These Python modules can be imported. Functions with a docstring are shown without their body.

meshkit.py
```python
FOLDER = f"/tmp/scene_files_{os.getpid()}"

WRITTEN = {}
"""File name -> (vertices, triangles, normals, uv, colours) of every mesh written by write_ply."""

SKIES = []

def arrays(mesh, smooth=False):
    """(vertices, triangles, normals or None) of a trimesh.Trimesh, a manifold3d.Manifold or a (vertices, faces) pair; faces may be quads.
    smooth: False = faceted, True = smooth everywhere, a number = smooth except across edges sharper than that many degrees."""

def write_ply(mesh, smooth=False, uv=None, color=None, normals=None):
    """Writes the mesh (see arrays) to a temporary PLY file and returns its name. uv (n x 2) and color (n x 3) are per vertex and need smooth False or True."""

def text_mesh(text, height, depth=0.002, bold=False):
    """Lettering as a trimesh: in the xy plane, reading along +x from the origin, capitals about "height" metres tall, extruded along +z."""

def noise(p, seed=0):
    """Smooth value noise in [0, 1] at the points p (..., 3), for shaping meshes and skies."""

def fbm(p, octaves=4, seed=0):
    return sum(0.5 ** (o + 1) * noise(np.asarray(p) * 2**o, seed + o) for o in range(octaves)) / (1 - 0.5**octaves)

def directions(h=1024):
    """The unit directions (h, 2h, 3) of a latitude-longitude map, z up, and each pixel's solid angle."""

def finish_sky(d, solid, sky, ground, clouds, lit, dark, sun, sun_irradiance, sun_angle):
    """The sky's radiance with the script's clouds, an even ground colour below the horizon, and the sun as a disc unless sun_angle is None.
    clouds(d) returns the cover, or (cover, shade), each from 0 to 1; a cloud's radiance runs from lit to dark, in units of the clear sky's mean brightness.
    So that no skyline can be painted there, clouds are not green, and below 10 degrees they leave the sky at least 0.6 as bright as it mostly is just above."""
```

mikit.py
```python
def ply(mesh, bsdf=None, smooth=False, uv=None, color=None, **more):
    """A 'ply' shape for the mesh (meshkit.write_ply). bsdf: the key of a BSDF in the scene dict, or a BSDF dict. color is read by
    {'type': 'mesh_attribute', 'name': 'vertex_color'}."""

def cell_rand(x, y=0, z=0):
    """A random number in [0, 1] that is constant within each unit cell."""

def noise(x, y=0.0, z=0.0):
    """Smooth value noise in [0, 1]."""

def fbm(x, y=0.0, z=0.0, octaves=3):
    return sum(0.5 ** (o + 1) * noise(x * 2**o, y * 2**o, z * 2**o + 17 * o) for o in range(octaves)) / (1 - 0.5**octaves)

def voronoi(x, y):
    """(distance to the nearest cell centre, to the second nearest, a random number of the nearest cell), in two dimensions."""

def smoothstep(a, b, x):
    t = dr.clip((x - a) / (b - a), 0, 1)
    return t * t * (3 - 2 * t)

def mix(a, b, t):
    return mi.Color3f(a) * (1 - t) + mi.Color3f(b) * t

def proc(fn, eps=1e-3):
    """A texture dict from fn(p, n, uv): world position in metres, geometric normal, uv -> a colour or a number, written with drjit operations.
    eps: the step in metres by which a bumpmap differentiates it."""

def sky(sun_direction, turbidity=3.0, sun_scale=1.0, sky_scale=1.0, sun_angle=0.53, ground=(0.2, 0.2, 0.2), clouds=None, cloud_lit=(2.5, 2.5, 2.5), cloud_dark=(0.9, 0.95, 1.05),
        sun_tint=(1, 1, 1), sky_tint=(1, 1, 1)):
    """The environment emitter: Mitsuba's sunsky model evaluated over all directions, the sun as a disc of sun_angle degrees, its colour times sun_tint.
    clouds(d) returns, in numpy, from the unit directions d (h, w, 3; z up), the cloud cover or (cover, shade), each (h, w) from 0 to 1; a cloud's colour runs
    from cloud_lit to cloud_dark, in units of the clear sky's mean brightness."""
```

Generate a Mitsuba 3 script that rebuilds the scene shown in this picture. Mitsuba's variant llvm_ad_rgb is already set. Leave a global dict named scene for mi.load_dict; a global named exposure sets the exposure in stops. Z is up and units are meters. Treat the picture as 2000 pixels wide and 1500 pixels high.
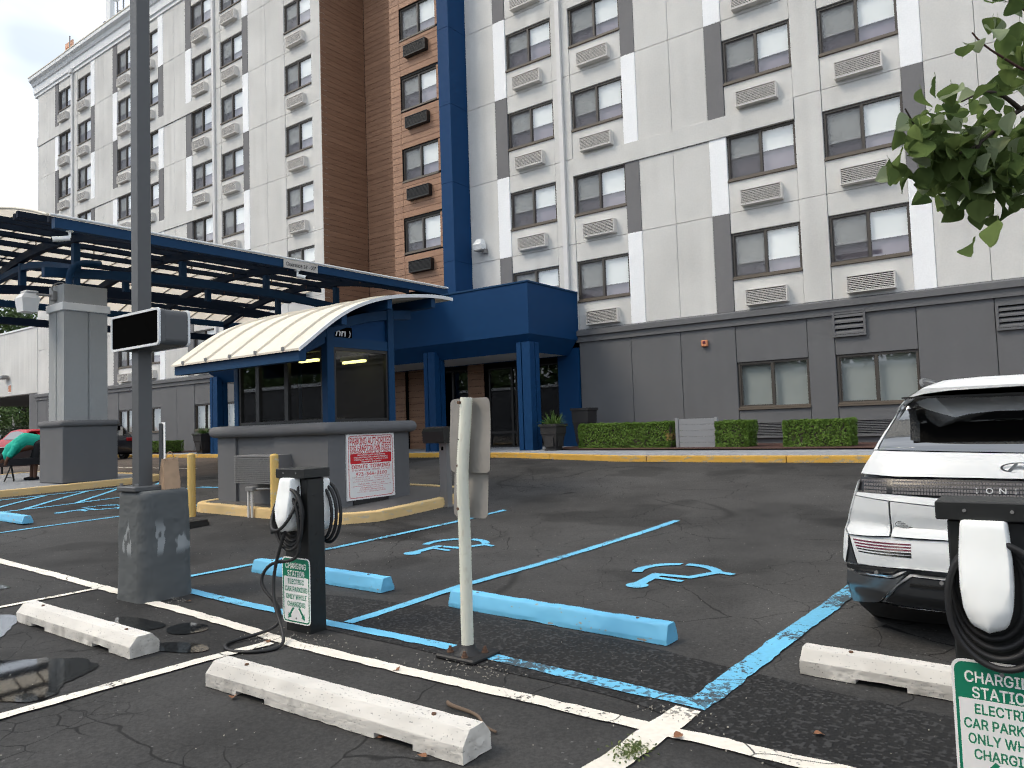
import math, random
import numpy as np, trimesh, drjit as dr, mitsuba as mi, mikit, meshkit
import manifold3d as m3
from shapely.geometry import Polygon, LineString, box as sbox
from shapely.ops import unary_union
from shapely import affinity
from scipy.ndimage import gaussian_filter
from scipy.interpolate import RegularGridInterpolator

T = mi.ScalarTransform4f
scene, labels = {}, {}
rng = np.random.default_rng(7)

# ------------------------------------------------------------------ camera, sky, exposure
CAM_H, F, PITCH, ROLL, YAW = 1.4, 1435.64 / 1000, 0.0549987, -0.0333834, -0.6266381
fw = np.array([math.sin(YAW) * math.cos(PITCH), math.cos(YAW) * math.cos(PITCH), math.sin(PITCH)])
rt = np.array([math.cos(YAW), -math.sin(YAW), 0.0])
up = np.cross(rt, fw)
up = up * math.cos(ROLL) - rt * math.sin(ROLL)
eye = np.array([0, 0, CAM_H])
scene['camera'] = {'type': 'perspective', 'fov': math.degrees(2 * math.atan(1 / F)), 'fov_axis': 'x', 'near_clip': 0.05, 'far_clip': 2000.0,
                   'to_world': T().look_at(origin=eye.tolist(), target=(eye + fw).tolist(), up=up.tolist())}


def clouds(d):
    e = np.maximum(d[..., 2:3], 0.03)
    q = np.concatenate([d[..., :2] / (e + 0.25), d[..., 2:3] * 0.6], -1)
    w = meshkit.fbm(q * 1.1 + 3.0, 4, 5)[..., None] - 0.5
    a = meshkit.fbm(q * 2.3 + 1.6 * w + 11.3, 5, 2)
    shade = np.clip((a - 0.31) / 0.26, 0, 1)
    thin = meshkit.fbm(q * 1.3 + 7.7, 4, 9)
    cover = np.clip(0.86 + (thin - 0.4) * 0.9, 0.55, 1)
    return cover, shade * 0.9


scene['sky'] = mikit.sky((-0.50, -0.62, 0.95), turbidity=4, sun_scale=0.3, sun_angle=20, sky_scale=1.0, clouds=clouds,
                         cloud_lit=(3.05, 3.2, 3.36), cloud_dark=(1.50, 1.64, 1.86), sun_tint=(0.94, 0.985, 1.04))
exposure = 2.42

# ------------------------------------------------------------------ colour and material helpers
def lin(r, g, b):
    c = np.array([r, g, b]) / 255.0
    return [float(x) for x in np.where(c <= 0.04045, c / 12.92, ((c + 0.055) / 1.055) ** 2.4)]


def rgb(c):
    return {'type': 'rgb', 'value': [float(x) for x in c]}


def mat(name, color, rough=0.6, metallic=0.0, spec=0.5, coat=0.0, bump=None, scale=0.002, eps=2e-3, two=True):
    tex = mikit.proc(color) if callable(color) else rgb(color)
    b = {'type': 'principled', 'base_color': tex, 'roughness': mikit.proc(rough) if callable(rough) else float(rough), 'metallic': float(metallic), 'specular': float(spec)}
    if coat:
        b['clearcoat'] = float(coat); b['clearcoat_gloss'] = 0.95
    if bump is not None:
        b = {'type': 'bumpmap', 'arbitrary': mikit.proc(bump, eps), 'scale': float(scale), 'bsdf': b}
    scene[name] = {'type': 'twosided', 'bsdf': b} if two else b
    return name


N, FB, SS, MIX = mikit.noise, mikit.fbm, mikit.smoothstep, mikit.mix


def stucco(c, amt=0.11, streak=0.09):
    c = np.array(c)
    def fn(p, n, uv):
        h = p.x + p.y
        a = FB(h * 0.7, p.z * 0.7, 3.0, 3) - 0.5
        s = N(h * 5.0, p.z * 0.35, 1.0) - 0.5
        g = N(h * 45, p.z * 45, p.y * 7) - 0.5
        return mi.Color3f(*c.tolist()) * (1 + 2 * amt * a + 2 * streak * s * N(h * .9, p.z * .8, 9.0) + 0.07 * g)
    return fn


def fine_bump(k):
    return lambda p, n, uv: N(p.x * k, p.y * k, p.z * k) + 0.5 * N(p.x * k * 2.3, p.y * k * 2.3, p.z * k * 2.3)


def asphalt_color(p, n, uv):
    x, y = p.x, p.y
    a = FB(x * 0.33, y * 0.33, 0.0, 3)
    b = FB(x * 1.9 + 4, y * 1.9, 2.0, 3)
    ag = N(x * 70, y * 70)
    ag2 = N(x * 190, y * 190)
    base = 0.033 + 0.034 * (a - 0.45) + 0.026 * (b - 0.5)
    base = base * (0.80 + 0.40 * ag) * (0.82 + 0.36 * ag2)
    # pale dust flecks
    fl = mikit.cell_rand(dr.floor(x * 90), dr.floor(y * 90), 5)
    base = base + dr.select(fl > 0.9975, 0.06, 0.0)
    # cracking: alligator near the camera on the left, long wandering cracks elsewhere
    wx = x + 0.22 * (FB(x * 1.6, y * 1.6, 8.0, 3) - 0.5) + 0.05 * (N(x * 11, y * 11, 3) - 0.5)
    wy = y + 0.22 * (FB(x * 1.6 + 9, y * 1.6, 4.0, 3) - 0.5) + 0.05 * (N(x * 11, y * 11, 7) - 0.5)
    d1, d2, _ = mikit.voronoi(wx * 6.0, wy * 6.0)
    near = SS(2.5, 1.7, y + 0.5 * (N(x * .9, y * .9, 2) - .5)) * SS(-1.9, -2.7, x)
    al = (1 - SS(0.010, 0.06, d2 - d1)) * near * SS(0.36, 0.55, N(x * 1.7, y * 1.7, 6))
    g1, g2, _ = mikit.voronoi(wx * 2.1 + 7.7, wy * 2.1)
    al = dr.maximum(al, (1 - SS(0.004, 0.022, g2 - g1)) * SS(0.45, 0.6, N(x * 1.1 + 3, y * 1.1, 66)) * 0.9)
    e1, e2, _ = mikit.voronoi(wx * 0.55 + 3.3, wy * 0.55)
    lg = (1 - SS(0.002, 0.010, e2 - e1)) * SS(0.38, 0.5, N(x * 0.8, y * 0.8, 12))
    crack = dr.maximum(al, lg * 0.85)
    # rubber marks and sealer bands left by turning tyres
    t1 = dr.abs(N(x * 0.42 + 1.3, y * 0.42, 21) - 0.5)
    t2 = dr.abs(FB(x * 0.30 + 7.1, y * 0.55, 33, 2) - 0.5)
    tyre = (1 - SS(0.0, 0.016, t1)) * SS(0.35, 0.6, N(x * .6, y * .6, 41)) + (1 - SS(0.0, 0.014, t2)) * SS(0.4, 0.6, N(x * .7 + 5, y * .7, 43))
    tyre = dr.clip(tyre, 0, 1) * SS(3.8, 5.0, y)
    st = SS(0.60, 0.72, FB(x * 0.9 + 31, y * 0.9, 15, 3))
    base = base * (1 - 0.88 * crack) * (1 - 0.55 * tyre) * (1 - 0.38 * st)
    warm = SS(-16.5, -19.5, x + 2 * (N(x * .3, y * .3, 2) - .5)) * SS(7.5, 9.0, y)
    grey = mi.Color3f(1.02, 1.0, 0.985) * base
    return grey * (1 - warm) + mi.Color3f(0.086, 0.068, 0.056) * (base / 0.032 * 0.6 + 0.4) * warm


def asphalt_bump(p, n, uv):
    return N(p.x * 60, p.y * 60) + 0.6 * N(p.x * 140, p.y * 140) + 1.5 * N(p.x * 7, p.y * 7)


def patch_color(p, n, uv):
    ag = N(p.x * 62, p.y * 62, 2)
    a2 = N(p.x * 150, p.y * 150, 5)
    big = FB(p.x * 1.3, p.y * 1.3, 1, 3)
    b = 0.003 + 0.024 * SS(0.5, 0.9, ag) + 0.008 * a2 * big
    return mi.Color3f(1.0, 1.0, 1.03) * b


def paint(c, wear=0.5, under=(0.034, 0.034, 0.034)):
    def fn(p, n, uv):
        x, y = p.x, p.y
        w = FB(x * 3.1, y * 3.1, 2, 3) * 0.65 + N(x * 42, y * 42, 4) * 0.22 + N(x * 110, y * 110, 8) * 0.2
        m = SS(0.64, 0.72, w + (wear - 0.5) * 0.25)
        rough = SS(3.22, 3.34, y) * SS(3.95, 3.8, y) * SS(-3.4, -2.4, x) * SS(-1.2, -1.35, x)      # paint laid on the coarse patch
        m = dr.maximum(m, rough * SS(0.53, 0.66, N(x * 62, y * 62, 2) * 0.7 + 0.3 * N(x * 25, y * 25, 3)) * 0.8)
        wx = x + 0.22 * (FB(x * 1.6, y * 1.6, 8.0, 3) - 0.5) + 0.05 * (N(x * 11, y * 11, 3) - 0.5)
        wy = y + 0.22 * (FB(x * 1.6 + 9, y * 1.6, 4.0, 3) - 0.5) + 0.05 * (N(x * 11, y * 11, 7) - 0.5)
        e1, e2, _ = mikit.voronoi(wx * 1.3 + 3.3, wy * 1.3)
        m = dr.maximum(m, (1 - SS(0.006, 0.016, e2 - e1)) * SS(0.42, 0.55, N(x * 0.9, y * 0.9, 12)))
        tone = 0.90 + 0.22 * (FB(x * 1.5, y * 1.5, 6, 2) - 0.5) + 0.10 * (N(x * 60, y * 60) - .5)
        return MIX(mi.Color3f(*c) * tone, mi.Color3f(*under), m * 0.92)
    return fn


def concrete(c, pores=0.5, dirt_shade=0.35):
    def fn(p, n, uv):
        x, y, z = p.x, p.y, p.z
        a = FB(x * 5, y * 5, z * 9, 3)
        po = N(x * 120, y * 120, z * 120)
        pore = SS(0.80, 0.90, po) * pores
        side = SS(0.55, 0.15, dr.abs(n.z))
        st = SS(0.42, 0.75, FB(x * 9 + y * 9, z * 3, 4.0, 3)) * side  # streaky grey on steep faces: grime plus side shading painted into the colour
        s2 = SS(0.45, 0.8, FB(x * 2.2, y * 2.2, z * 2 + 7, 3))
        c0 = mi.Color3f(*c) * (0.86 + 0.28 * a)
        c1 = MIX(c0, mi.Color3f(0.22, 0.21, 0.19), dirt_shade * dr.maximum(st, s2 * 0.7))
        return c1 * (1 - 0.6 * pore)
    return fn


def chipped(c, under=(0.30, 0.28, 0.25), amt=0.5):
    def fn(p, n, uv):
        w = FB(p.x * 7, p.y * 7, p.z * 14, 3) * 0.7 + 0.3 * N(p.x * 60, p.y * 60, p.z * 60)
        m = SS(0.635, 0.68, w + (amt - .5) * .2)
        tone = 0.92 + 0.16 * N(p.x * 4, p.y * 4, p.z * 9)
        return MIX(mi.Color3f(*c) * tone, mi.Color3f(*under), m)
    return fn


def plank_color(p, n, uv):
    face = dr.abs(n.x) > 0.7
    u = dr.select(face, p.y, p.x)
    row = dr.floor((p.z + 0.005) / 0.235)
    r1 = mikit.cell_rand(row, dr.select(face, 7.0, 2.0), 3)
    g = FB(u * 1.6 + r1 * 40, p.z * 38, r1 * 9, 3)
    g2 = N(u * 7 + r1 * 11, p.z * 160, r1 * 5)
    t = dr.clip(0.25 + 0.5 * g + 0.18 * (r1 - 0.5) + 0.15 * (g2 - .5), 0, 1)
    return MIX(mi.Color3f(0.15, 0.075, 0.045), mi.Color3f(0.40, 0.235, 0.150), t)


mat('asphalt', asphalt_color, 0.78, spec=0.35, bump=asphalt_bump, scale=0.0035)
mat('patch', patch_color, 0.70, spec=0.45, bump=lambda p, n, uv: N(p.x * 62, p.y * 62, 2) + 0.4 * N(p.x * 150, p.y * 150, 5), scale=0.010)
mat('paint_white', paint((0.72, 0.68, 0.60), 0.36), 0.7)
mat('paint_blue', paint((0.13, 0.44, 0.66), 0.40), 0.65)
mat('wall_pale', stucco((0.562, 0.562, 0.545)), 0.85, spec=.3)
mat('wall_white', stucco((0.80, 0.82, 0.84), 0.03, 0.02), 0.8)
mat('wall_dark', stucco((0.150, 0.150, 0.156), 0.06, 0.05), 0.8)
mat('wall_ground', stucco((0.118, 0.121, 0.128), 0.07, 0.05), 0.85)
mat('blue', stucco((0.0045, 0.040, 0.120), 0.06, 0.03), 0.6, spec=0.15)
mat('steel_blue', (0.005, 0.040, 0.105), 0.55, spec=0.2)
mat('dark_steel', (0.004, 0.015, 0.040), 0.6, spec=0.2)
mat('plank', plank_color, 0.65)
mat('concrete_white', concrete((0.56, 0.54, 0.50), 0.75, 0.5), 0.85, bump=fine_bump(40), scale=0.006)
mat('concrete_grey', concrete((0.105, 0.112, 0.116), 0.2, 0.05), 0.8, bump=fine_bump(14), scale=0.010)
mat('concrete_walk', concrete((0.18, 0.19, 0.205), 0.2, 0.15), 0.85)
mat('blue_block', chipped((0.13, 0.43, 0.66), amt=0.34), 0.6)
mat('yellow_kerb', chipped((0.52, 0.30, 0.045), (0.32, 0.27, 0.19), 0.62), 0.7)
mat('cream_kerb', chipped((0.60, 0.43, 0.20), (0.45, 0.40, 0.30), 0.45), 0.75, bump=fine_bump(25), scale=0.004)
mat('bollard_yellow', chipped((0.62, 0.42, 0.13), (0.5, 0.45, 0.33), 0.3), 0.5)
mat('mulch', lambda p, n, uv: MIX(mi.Color3f(0.018, 0.009, 0.008), mi.Color3f(0.09, 0.045, 0.036), FB(p.x * 30, p.y * 30, 2, 2)), 0.95, bump=fine_bump(35), scale=0.02)
mat('frame_bronze', (0.050, 0.043, 0.036), 0.45)
mat('sill_bronze', (0.105, 0.085, 0.066), 0.5)
mat('shade_cloth', (0.74, 0.78, 0.77), 0.9)
mat('hem_white', (0.78, 0.80, 0.80), 0.6)
mat('curtain', (0.24, 0.215, 0.26), 0.9)
mat('curtain_pale', (0.33, 0.37, 0.36), 0.9)
mat('vent_metal', (0.58, 0.565, 0.54), 0.5, spec=0.4)
mat('vent_black', (0.012, 0.012, 0.013), 0.5)
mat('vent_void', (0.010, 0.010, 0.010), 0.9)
mat('pipe_white', (0.60, 0.60, 0.60), 0.6)
mat('trim_white', (0.66, 0.68, 0.69), 0.6)
mat('soffit', (0.36, 0.37, 0.38), 0.8)
mat('metal_grey', (0.22, 0.22, 0.22), 0.45, metallic=0.4)
mat('metal_black', (0.012, 0.013, 0.013), 0.42, spec=0.5)
mat('frame_black', (0.018, 0.018, 0.019), 0.4)
mat('rubber', (0.011, 0.011, 0.012), 0.55)
mat('pole_grey', (0.070, 0.073, 0.076), 0.45)
mat('white_plastic', (0.80, 0.82, 0.81), 0.18, coat=0.6)
mat('sign_white', (0.74, 0.74, 0.73), 0.5)
mat('sign_green', (0.005, 0.17, 0.095), 0.45)
mat('sign_red', (0.50, 0.010, 0.018), 0.5)
mat('sign_back', lambda p, n, uv: mi.Color3f(0.27, 0.255, 0.235) * (0.88 + 0.24 * FB(p.x * 14, p.z * 14, 2, 3)), 0.5, metallic=0.25)
mat('post_cream', lambda p, n, uv: MIX(mi.Color3f(0.62, 0.63, 0.54), mi.Color3f(0.35, 0.27, 0.2), SS(0.62, 0.72, FB(p.x * 30, p.y * 30, p.z * 12, 3)) * 0.2), 0.4)
mat('rust', (0.10, 0.055, 0.035), 0.8)
mat('black_screen', (0.001, 0.001, 0.001), 0.9, spec=0.02)
mat('paper', lambda p, n, uv: mi.Color3f(0.40, 0.27, 0.175) * (0.85 + 0.3 * FB(p.x * 25, p.y * 25, p.z * 18, 3)), 0.9)
mat('roof_cream', lambda p, n, uv: mi.Color3f(0.64, 0.59, 0.49) * (0.92 + 0.14 * FB(p.x * 1.5, p.y * 4, 3, 3)), 0.5)
mat('car_white', (0.60, 0.62, 0.63), 0.28, coat=1.0)
mat('car_silver', (0.20, 0.21, 0.22), 0.28, metallic=0.75)
mat('car_grey', (0.045, 0.048, 0.052), 0.35, metallic=0.3, coat=0.5)
mat('chrome', (0.75, 0.76, 0.78), 0.12, metallic=1.0)
mat('car_black', (0.004, 0.004, 0.005), 0.3)
mat('car_dark', (0.006, 0.006, 0.006), 0.6)
scene['car_glass'] = {'type': 'twosided', 'bsdf': {'type': 'plastic', 'int_ior': 3.3, 'diffuse_reflectance': rgb((0.003, 0.003, 0.004)), 'nonlinear': True}}
mat('car_red', (0.42, 0.008, 0.018), 0.3, coat=1.0)
mat('car_navy', (0.010, 0.011, 0.016), 0.3, coat=1.0)
mat('lens_grey', (0.19, 0.18, 0.185), 0.5)
mat('lens_red', (0.11, 0.010, 0.03), 0.25)
mat('lamp_red', (0.30, 0.006, 0.01), 0.2)
mat('water', (0.006, 0.006, 0.006), 0.015, spec=0.6)
mat('teal', (0.008, 0.40, 0.30), 0.8)
mat('skin_brown', (0.12, 0.055, 0.032), 0.6)
mat('cloth_black', (0.008, 0.009, 0.012), 0.9)
mat('maroon', (0.020, 0.010, 0.012), 0.6)
mat('alarm', (0.55, 0.22, 0.11), 0.5)
mat('orange_panel', (0.62, 0.36, 0.24), 0.7)
mat('pot', (0.022, 0.021, 0.022), 0.55)
mat('bark', (0.045, 0.034, 0.028), 0.85)
mat('twig', (0.10, 0.045, 0.04), 0.7)
mat('dead_stick', (0.12, 0.085, 0.06), 0.9)
mat('interior', (0.022, 0.022, 0.026), 0.9)
mat('floor_tile', (0.10, 0.095, 0.09), 0.5)
scene['leaf_vc'] = {'type': 'twosided', 'bsdf': {'type': 'principled', 'base_color': {'type': 'mesh_attribute', 'name': 'vertex_color'}, 'roughness': 0.6, 'specular': 0.3}}
for nm, c in (('leaf_a', (0.125, 0.180, 0.060)), ('leaf_b', (0.17, 0.235, 0.08)), ('leaf_c', (0.085, 0.13, 0.045)), ('leaf_glare', (0.30, 0.36, 0.22))):  # palest leaf tone has sky glare put into its colour
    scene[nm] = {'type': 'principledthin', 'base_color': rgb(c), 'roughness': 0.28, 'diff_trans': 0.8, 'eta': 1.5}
scene['translucent'] = {'type': 'principledthin', 'base_color': rgb((0.80, 0.74, 0.64)), 'roughness': 0.5, 'diff_trans': 1.15, 'eta': 1.5}
scene['glass'] = {'type': 'thindielectric', 'int_ior': 1.75, 'ext_ior': 1.0}
scene['glass_dark'] = {'type': 'thindielectric', 'int_ior': 1.5, 'ext_ior': 1.0, 'specular_transmittance': rgb((0.13, 0.145, 0.16))}
scene['screen_mesh'] = {'type': 'mask', 'opacity': 0.42, 'bsdf': {'type': 'diffuse', 'reflectance': rgb((0.07, 0.07, 0.075))}}

# ------------------------------------------------------------------ naming helpers
counts = {}


def numbered(key):
    n = counts.get(key, 0)
    counts[key] = n + 1
    return key if n == 0 else f'{key}_{n:03d}'


def thing(name, label, cat, group=None, kind=None):
    key = numbered(name)
    labels[key] = {'label': label, 'category': cat}
    if group: labels[key]['group'] = group
    if kind: labels[key]['kind'] = kind
    return key


def struct(name, label=None):
    key = numbered(name)
    labels[key] = {'kind': 'structure'}
    if label: labels[key]['label'] = label
    return key


def add(parent, name, shape, bsdf=None, smooth=False, label=None, kind=None, at=None, color=None):
    """shape: a mesh or a ply dict; name None puts the mesh on the thing itself"""
    key = parent if name is None else numbered(f'{parent}__{name}')
    d = dict(shape) if isinstance(shape, dict) else mikit.ply(shape, bsdf, smooth, color=color)
    if isinstance(shape, dict) and bsdf is not None:
        d['bsdf'] = {'type': 'ref', 'id': bsdf}
    if at is not None:
        d['to_world'] = at
    scene[key] = d
    if label or kind:
        labels.setdefault(key, {})
        if label: labels[key]['label'] = label
        if kind: labels[key]['kind'] = kind
    return key


# ------------------------------------------------------------------ mesh helpers
def mesh(v, f):
    return trimesh.Trimesh(np.asarray(v, float), np.asarray(f, int), process=False)


def cat(ms):
    return trimesh.util.concatenate([m if isinstance(m, trimesh.Trimesh) else tri(m) for m in ms])


def tri(m):
    v, f, _ = meshkit.arrays(m)
    return mesh(v, f)


BOXF = np.array([[0, 2, 3], [0, 3, 1], [4, 5, 7], [4, 7, 6], [0, 1, 5], [0, 5, 4], [2, 6, 7], [2, 7, 3], [0, 4, 6], [0, 6, 2], [1, 3, 7], [1, 7, 5]])[:, ::-1]


def bx(x0, x1, y0, y1, z0, z1):
    return mesh([[x, y, z] for x in (x0, x1) for y in (y0, y1) for z in (z0, z1)], BOXF)


_s = np.array([[sx, sy, sz] for sx in (-1, 1) for sy in (-1, 1) for sz in (-1, 1)], float)
_p = np.concatenate([_s * np.array([1, .8, .8]), _s * np.array([.8, 1, .8]), _s * np.array([.8, .8, 1])])
_h = trimesh.convex.convex_hull(_p)
_idx = [int(np.argmin(np.abs(_p - v).sum(1))) for v in _h.vertices]
CHF = np.array([[_idx[a] for a in f] for f in _h.faces])


def cbx(x0, x1, y0, y1, z0, z1, c=0.006):
    """box with chamfered edges"""
    h = np.array([x1 - x0, y1 - y0, z1 - z0]) / 2
    m = np.array([x1 + x0, y1 + y0, z1 + z0]) / 2
    c = min(c, h.min() * 0.6)
    v = np.concatenate([_s * np.array([h[0], h[1] - c, h[2] - c]), _s * np.array([h[0] - c, h[1], h[2] - c]), _s * np.array([h[0] - c, h[1] - c, h[2]])])
    return mesh(v + m, CHF)


def extrude(poly, h):
    ps = [g for g in getattr(poly, 'geoms', [poly]) if g.area > 1e-9]
    return cat([trimesh.creation.extrude_polygon(g, h, engine='earcut') for g in ps])


def prism_y(poly_xz, y0, y1):
    m = extrude(poly_xz, y1 - y0)
    v = m.vertices
    return mesh(np.stack([v[:, 0], y0 + v[:, 2], v[:, 1]], 1), m.faces[:, ::-1])


def prism_x(poly_yz, x0, x1):
    m = extrude(poly_yz, x1 - x0)
    v = m.vertices
    return mesh(np.stack([x0 + v[:, 2], v[:, 0], v[:, 1]], 1), m.faces)


def prism_z(poly, z0, z1):
    m = extrude(poly, z1 - z0)
    m.apply_translation([0, 0, z0])
    return m


def tube(pts, r, n=10, closed=False):
    P = np.asarray(pts, float)
    r = np.broadcast_to(np.asarray(r, float), (len(P),))
    if closed:
        t = np.roll(P, -1, 0) - np.roll(P, 1, 0)
    else:
        t = np.gradient(P, axis=0)
    t /= np.linalg.norm(t, axis=1, keepdims=True) + 1e-12
    a = np.cross(t[0], [0, 0, 1.0] if abs(t[0][2]) < 0.9 else [1.0, 0, 0])
    a /= np.linalg.norm(a)
    V = []
    for i in range(len(P)):
        a = a - t[i] * (a @ t[i]); a /= np.linalg.norm(a)
        b = np.cross(t[i], a)
        th = np.arange(n) / n * 2 * math.pi
        V.append(P[i] + r[i] * (np.cos(th)[:, None] * a + np.sin(th)[:, None] * b))
    V = np.concatenate(V)
    Fs = []
    m = len(P)
    for i in range(m if closed else m - 1):
        j = (i + 1) % m
        for k in range(n):
            k2 = (k + 1) % n
            Fs += [[i * n + k, i * n + k2, j * n + k2], [i * n + k, j * n + k2, j * n + k]]
    if not closed:
        V = np.vstack([V, P[0], P[-1]])
        for k in range(n):
            Fs += [[m * n, (k + 1) % n, k], [m * n + 1, (m - 1) * n + k, (m - 1) * n + (k + 1) % n]]
    return mesh(V, Fs)


def spline(pts, n=40, closed=False):
    from scipy.interpolate import CubicSpline
    P = np.asarray(pts, float)
    if closed: P = np.vstack([P, P[:1]])
    t = np.concatenate([[0], np.cumsum(np.linalg.norm(np.diff(P, axis=0), axis=1))])
    c = CubicSpline(t, P, bc_type='periodic' if closed else 'not-a-knot' if len(P) > 3 else 'natural')
    return c(np.linspace(0, t[-1], n, endpoint=not closed))


def loft(rings, cap=True):
    n = len(rings[0]); V = np.concatenate([np.asarray(r, float) for r in rings]); Fs = []
    for i in range(len(rings) - 1):
        for k in range(n):
            k2 = (k + 1) % n
            Fs += [[i * n + k, i * n + k2, (i + 1) * n + k2], [i * n + k, (i + 1) * n + k2, (i + 1) * n + k]]
    if cap:
        V = np.vstack([V, np.mean(rings[0], 0), np.mean(rings[-1], 0)])
        m = len(rings)
        for k in range(n):
            Fs += [[m * n, (k + 1) % n, k], [m * n + 1, (m - 1) * n + k, (m - 1) * n + (k + 1) % n]]
    return mesh(V, Fs)


def rrect(w, h, r, n=5, cx=0.0, cy=0.0):
    return sbox(cx - w / 2 + r, cy - h / 2 + r, cx + w / 2 - r, cy + h / 2 - r).buffer(r, quad_segs=n)


def ringpts(poly):
    c = np.array(poly.exterior.coords)[:-1]
    if Polygon(c).exterior.is_ccw is False: c = c[::-1]
    return c


def move(m, x=0, y=0, z=0, rz=0.0):
    m = m.copy()
    if rz:
        m.apply_transform(trimesh.transformations.rotation_matrix(rz, [0, 0, 1]))
    m.apply_translation([x, y, z])
    return m


def text(s, w, h, depth=0.0012, bold=False, italic=0.0):
    """lettering w wide and h high, centred, in the xz plane facing -y"""
    m = meshkit.text_mesh(s, 1.0, 0.01, bold)
    v = m.vertices.copy()
    lo, hi = v.min(0), v.max(0)
    v = (v - (lo + hi) / 2) / (hi - lo)
    x, z = v[:, 0] * w, v[:, 1] * h
    return mesh(np.stack([x + italic * z, -(v[:, 2] + .5) * depth, z], 1), m.faces)


def face_x(m):
    """turns something that faces -y so that it faces +x"""
    v = m.vertices
    return mesh(np.stack([-v[:, 1], v[:, 0], v[:, 2]], 1), m.faces)


def smooth_body(bones, edge=0.03, it=8):
    parts = []
    for (a, ra), (b, rb) in bones:
        s = m3.Manifold.sphere(ra, 20).translate(list(map(float, a))); t = m3.Manifold.sphere(rb, 20).translate(list(map(float, b)))
        parts.append(m3.Manifold.batch_hull([s, t]))
    u = m3.Manifold.batch_boolean(parts, m3.OpType.Add).refine_to_length(edge)
    m = tri(u); m.merge_vertices()
    trimesh.smoothing.filter_taubin(m, iterations=it)
    return m


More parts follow.
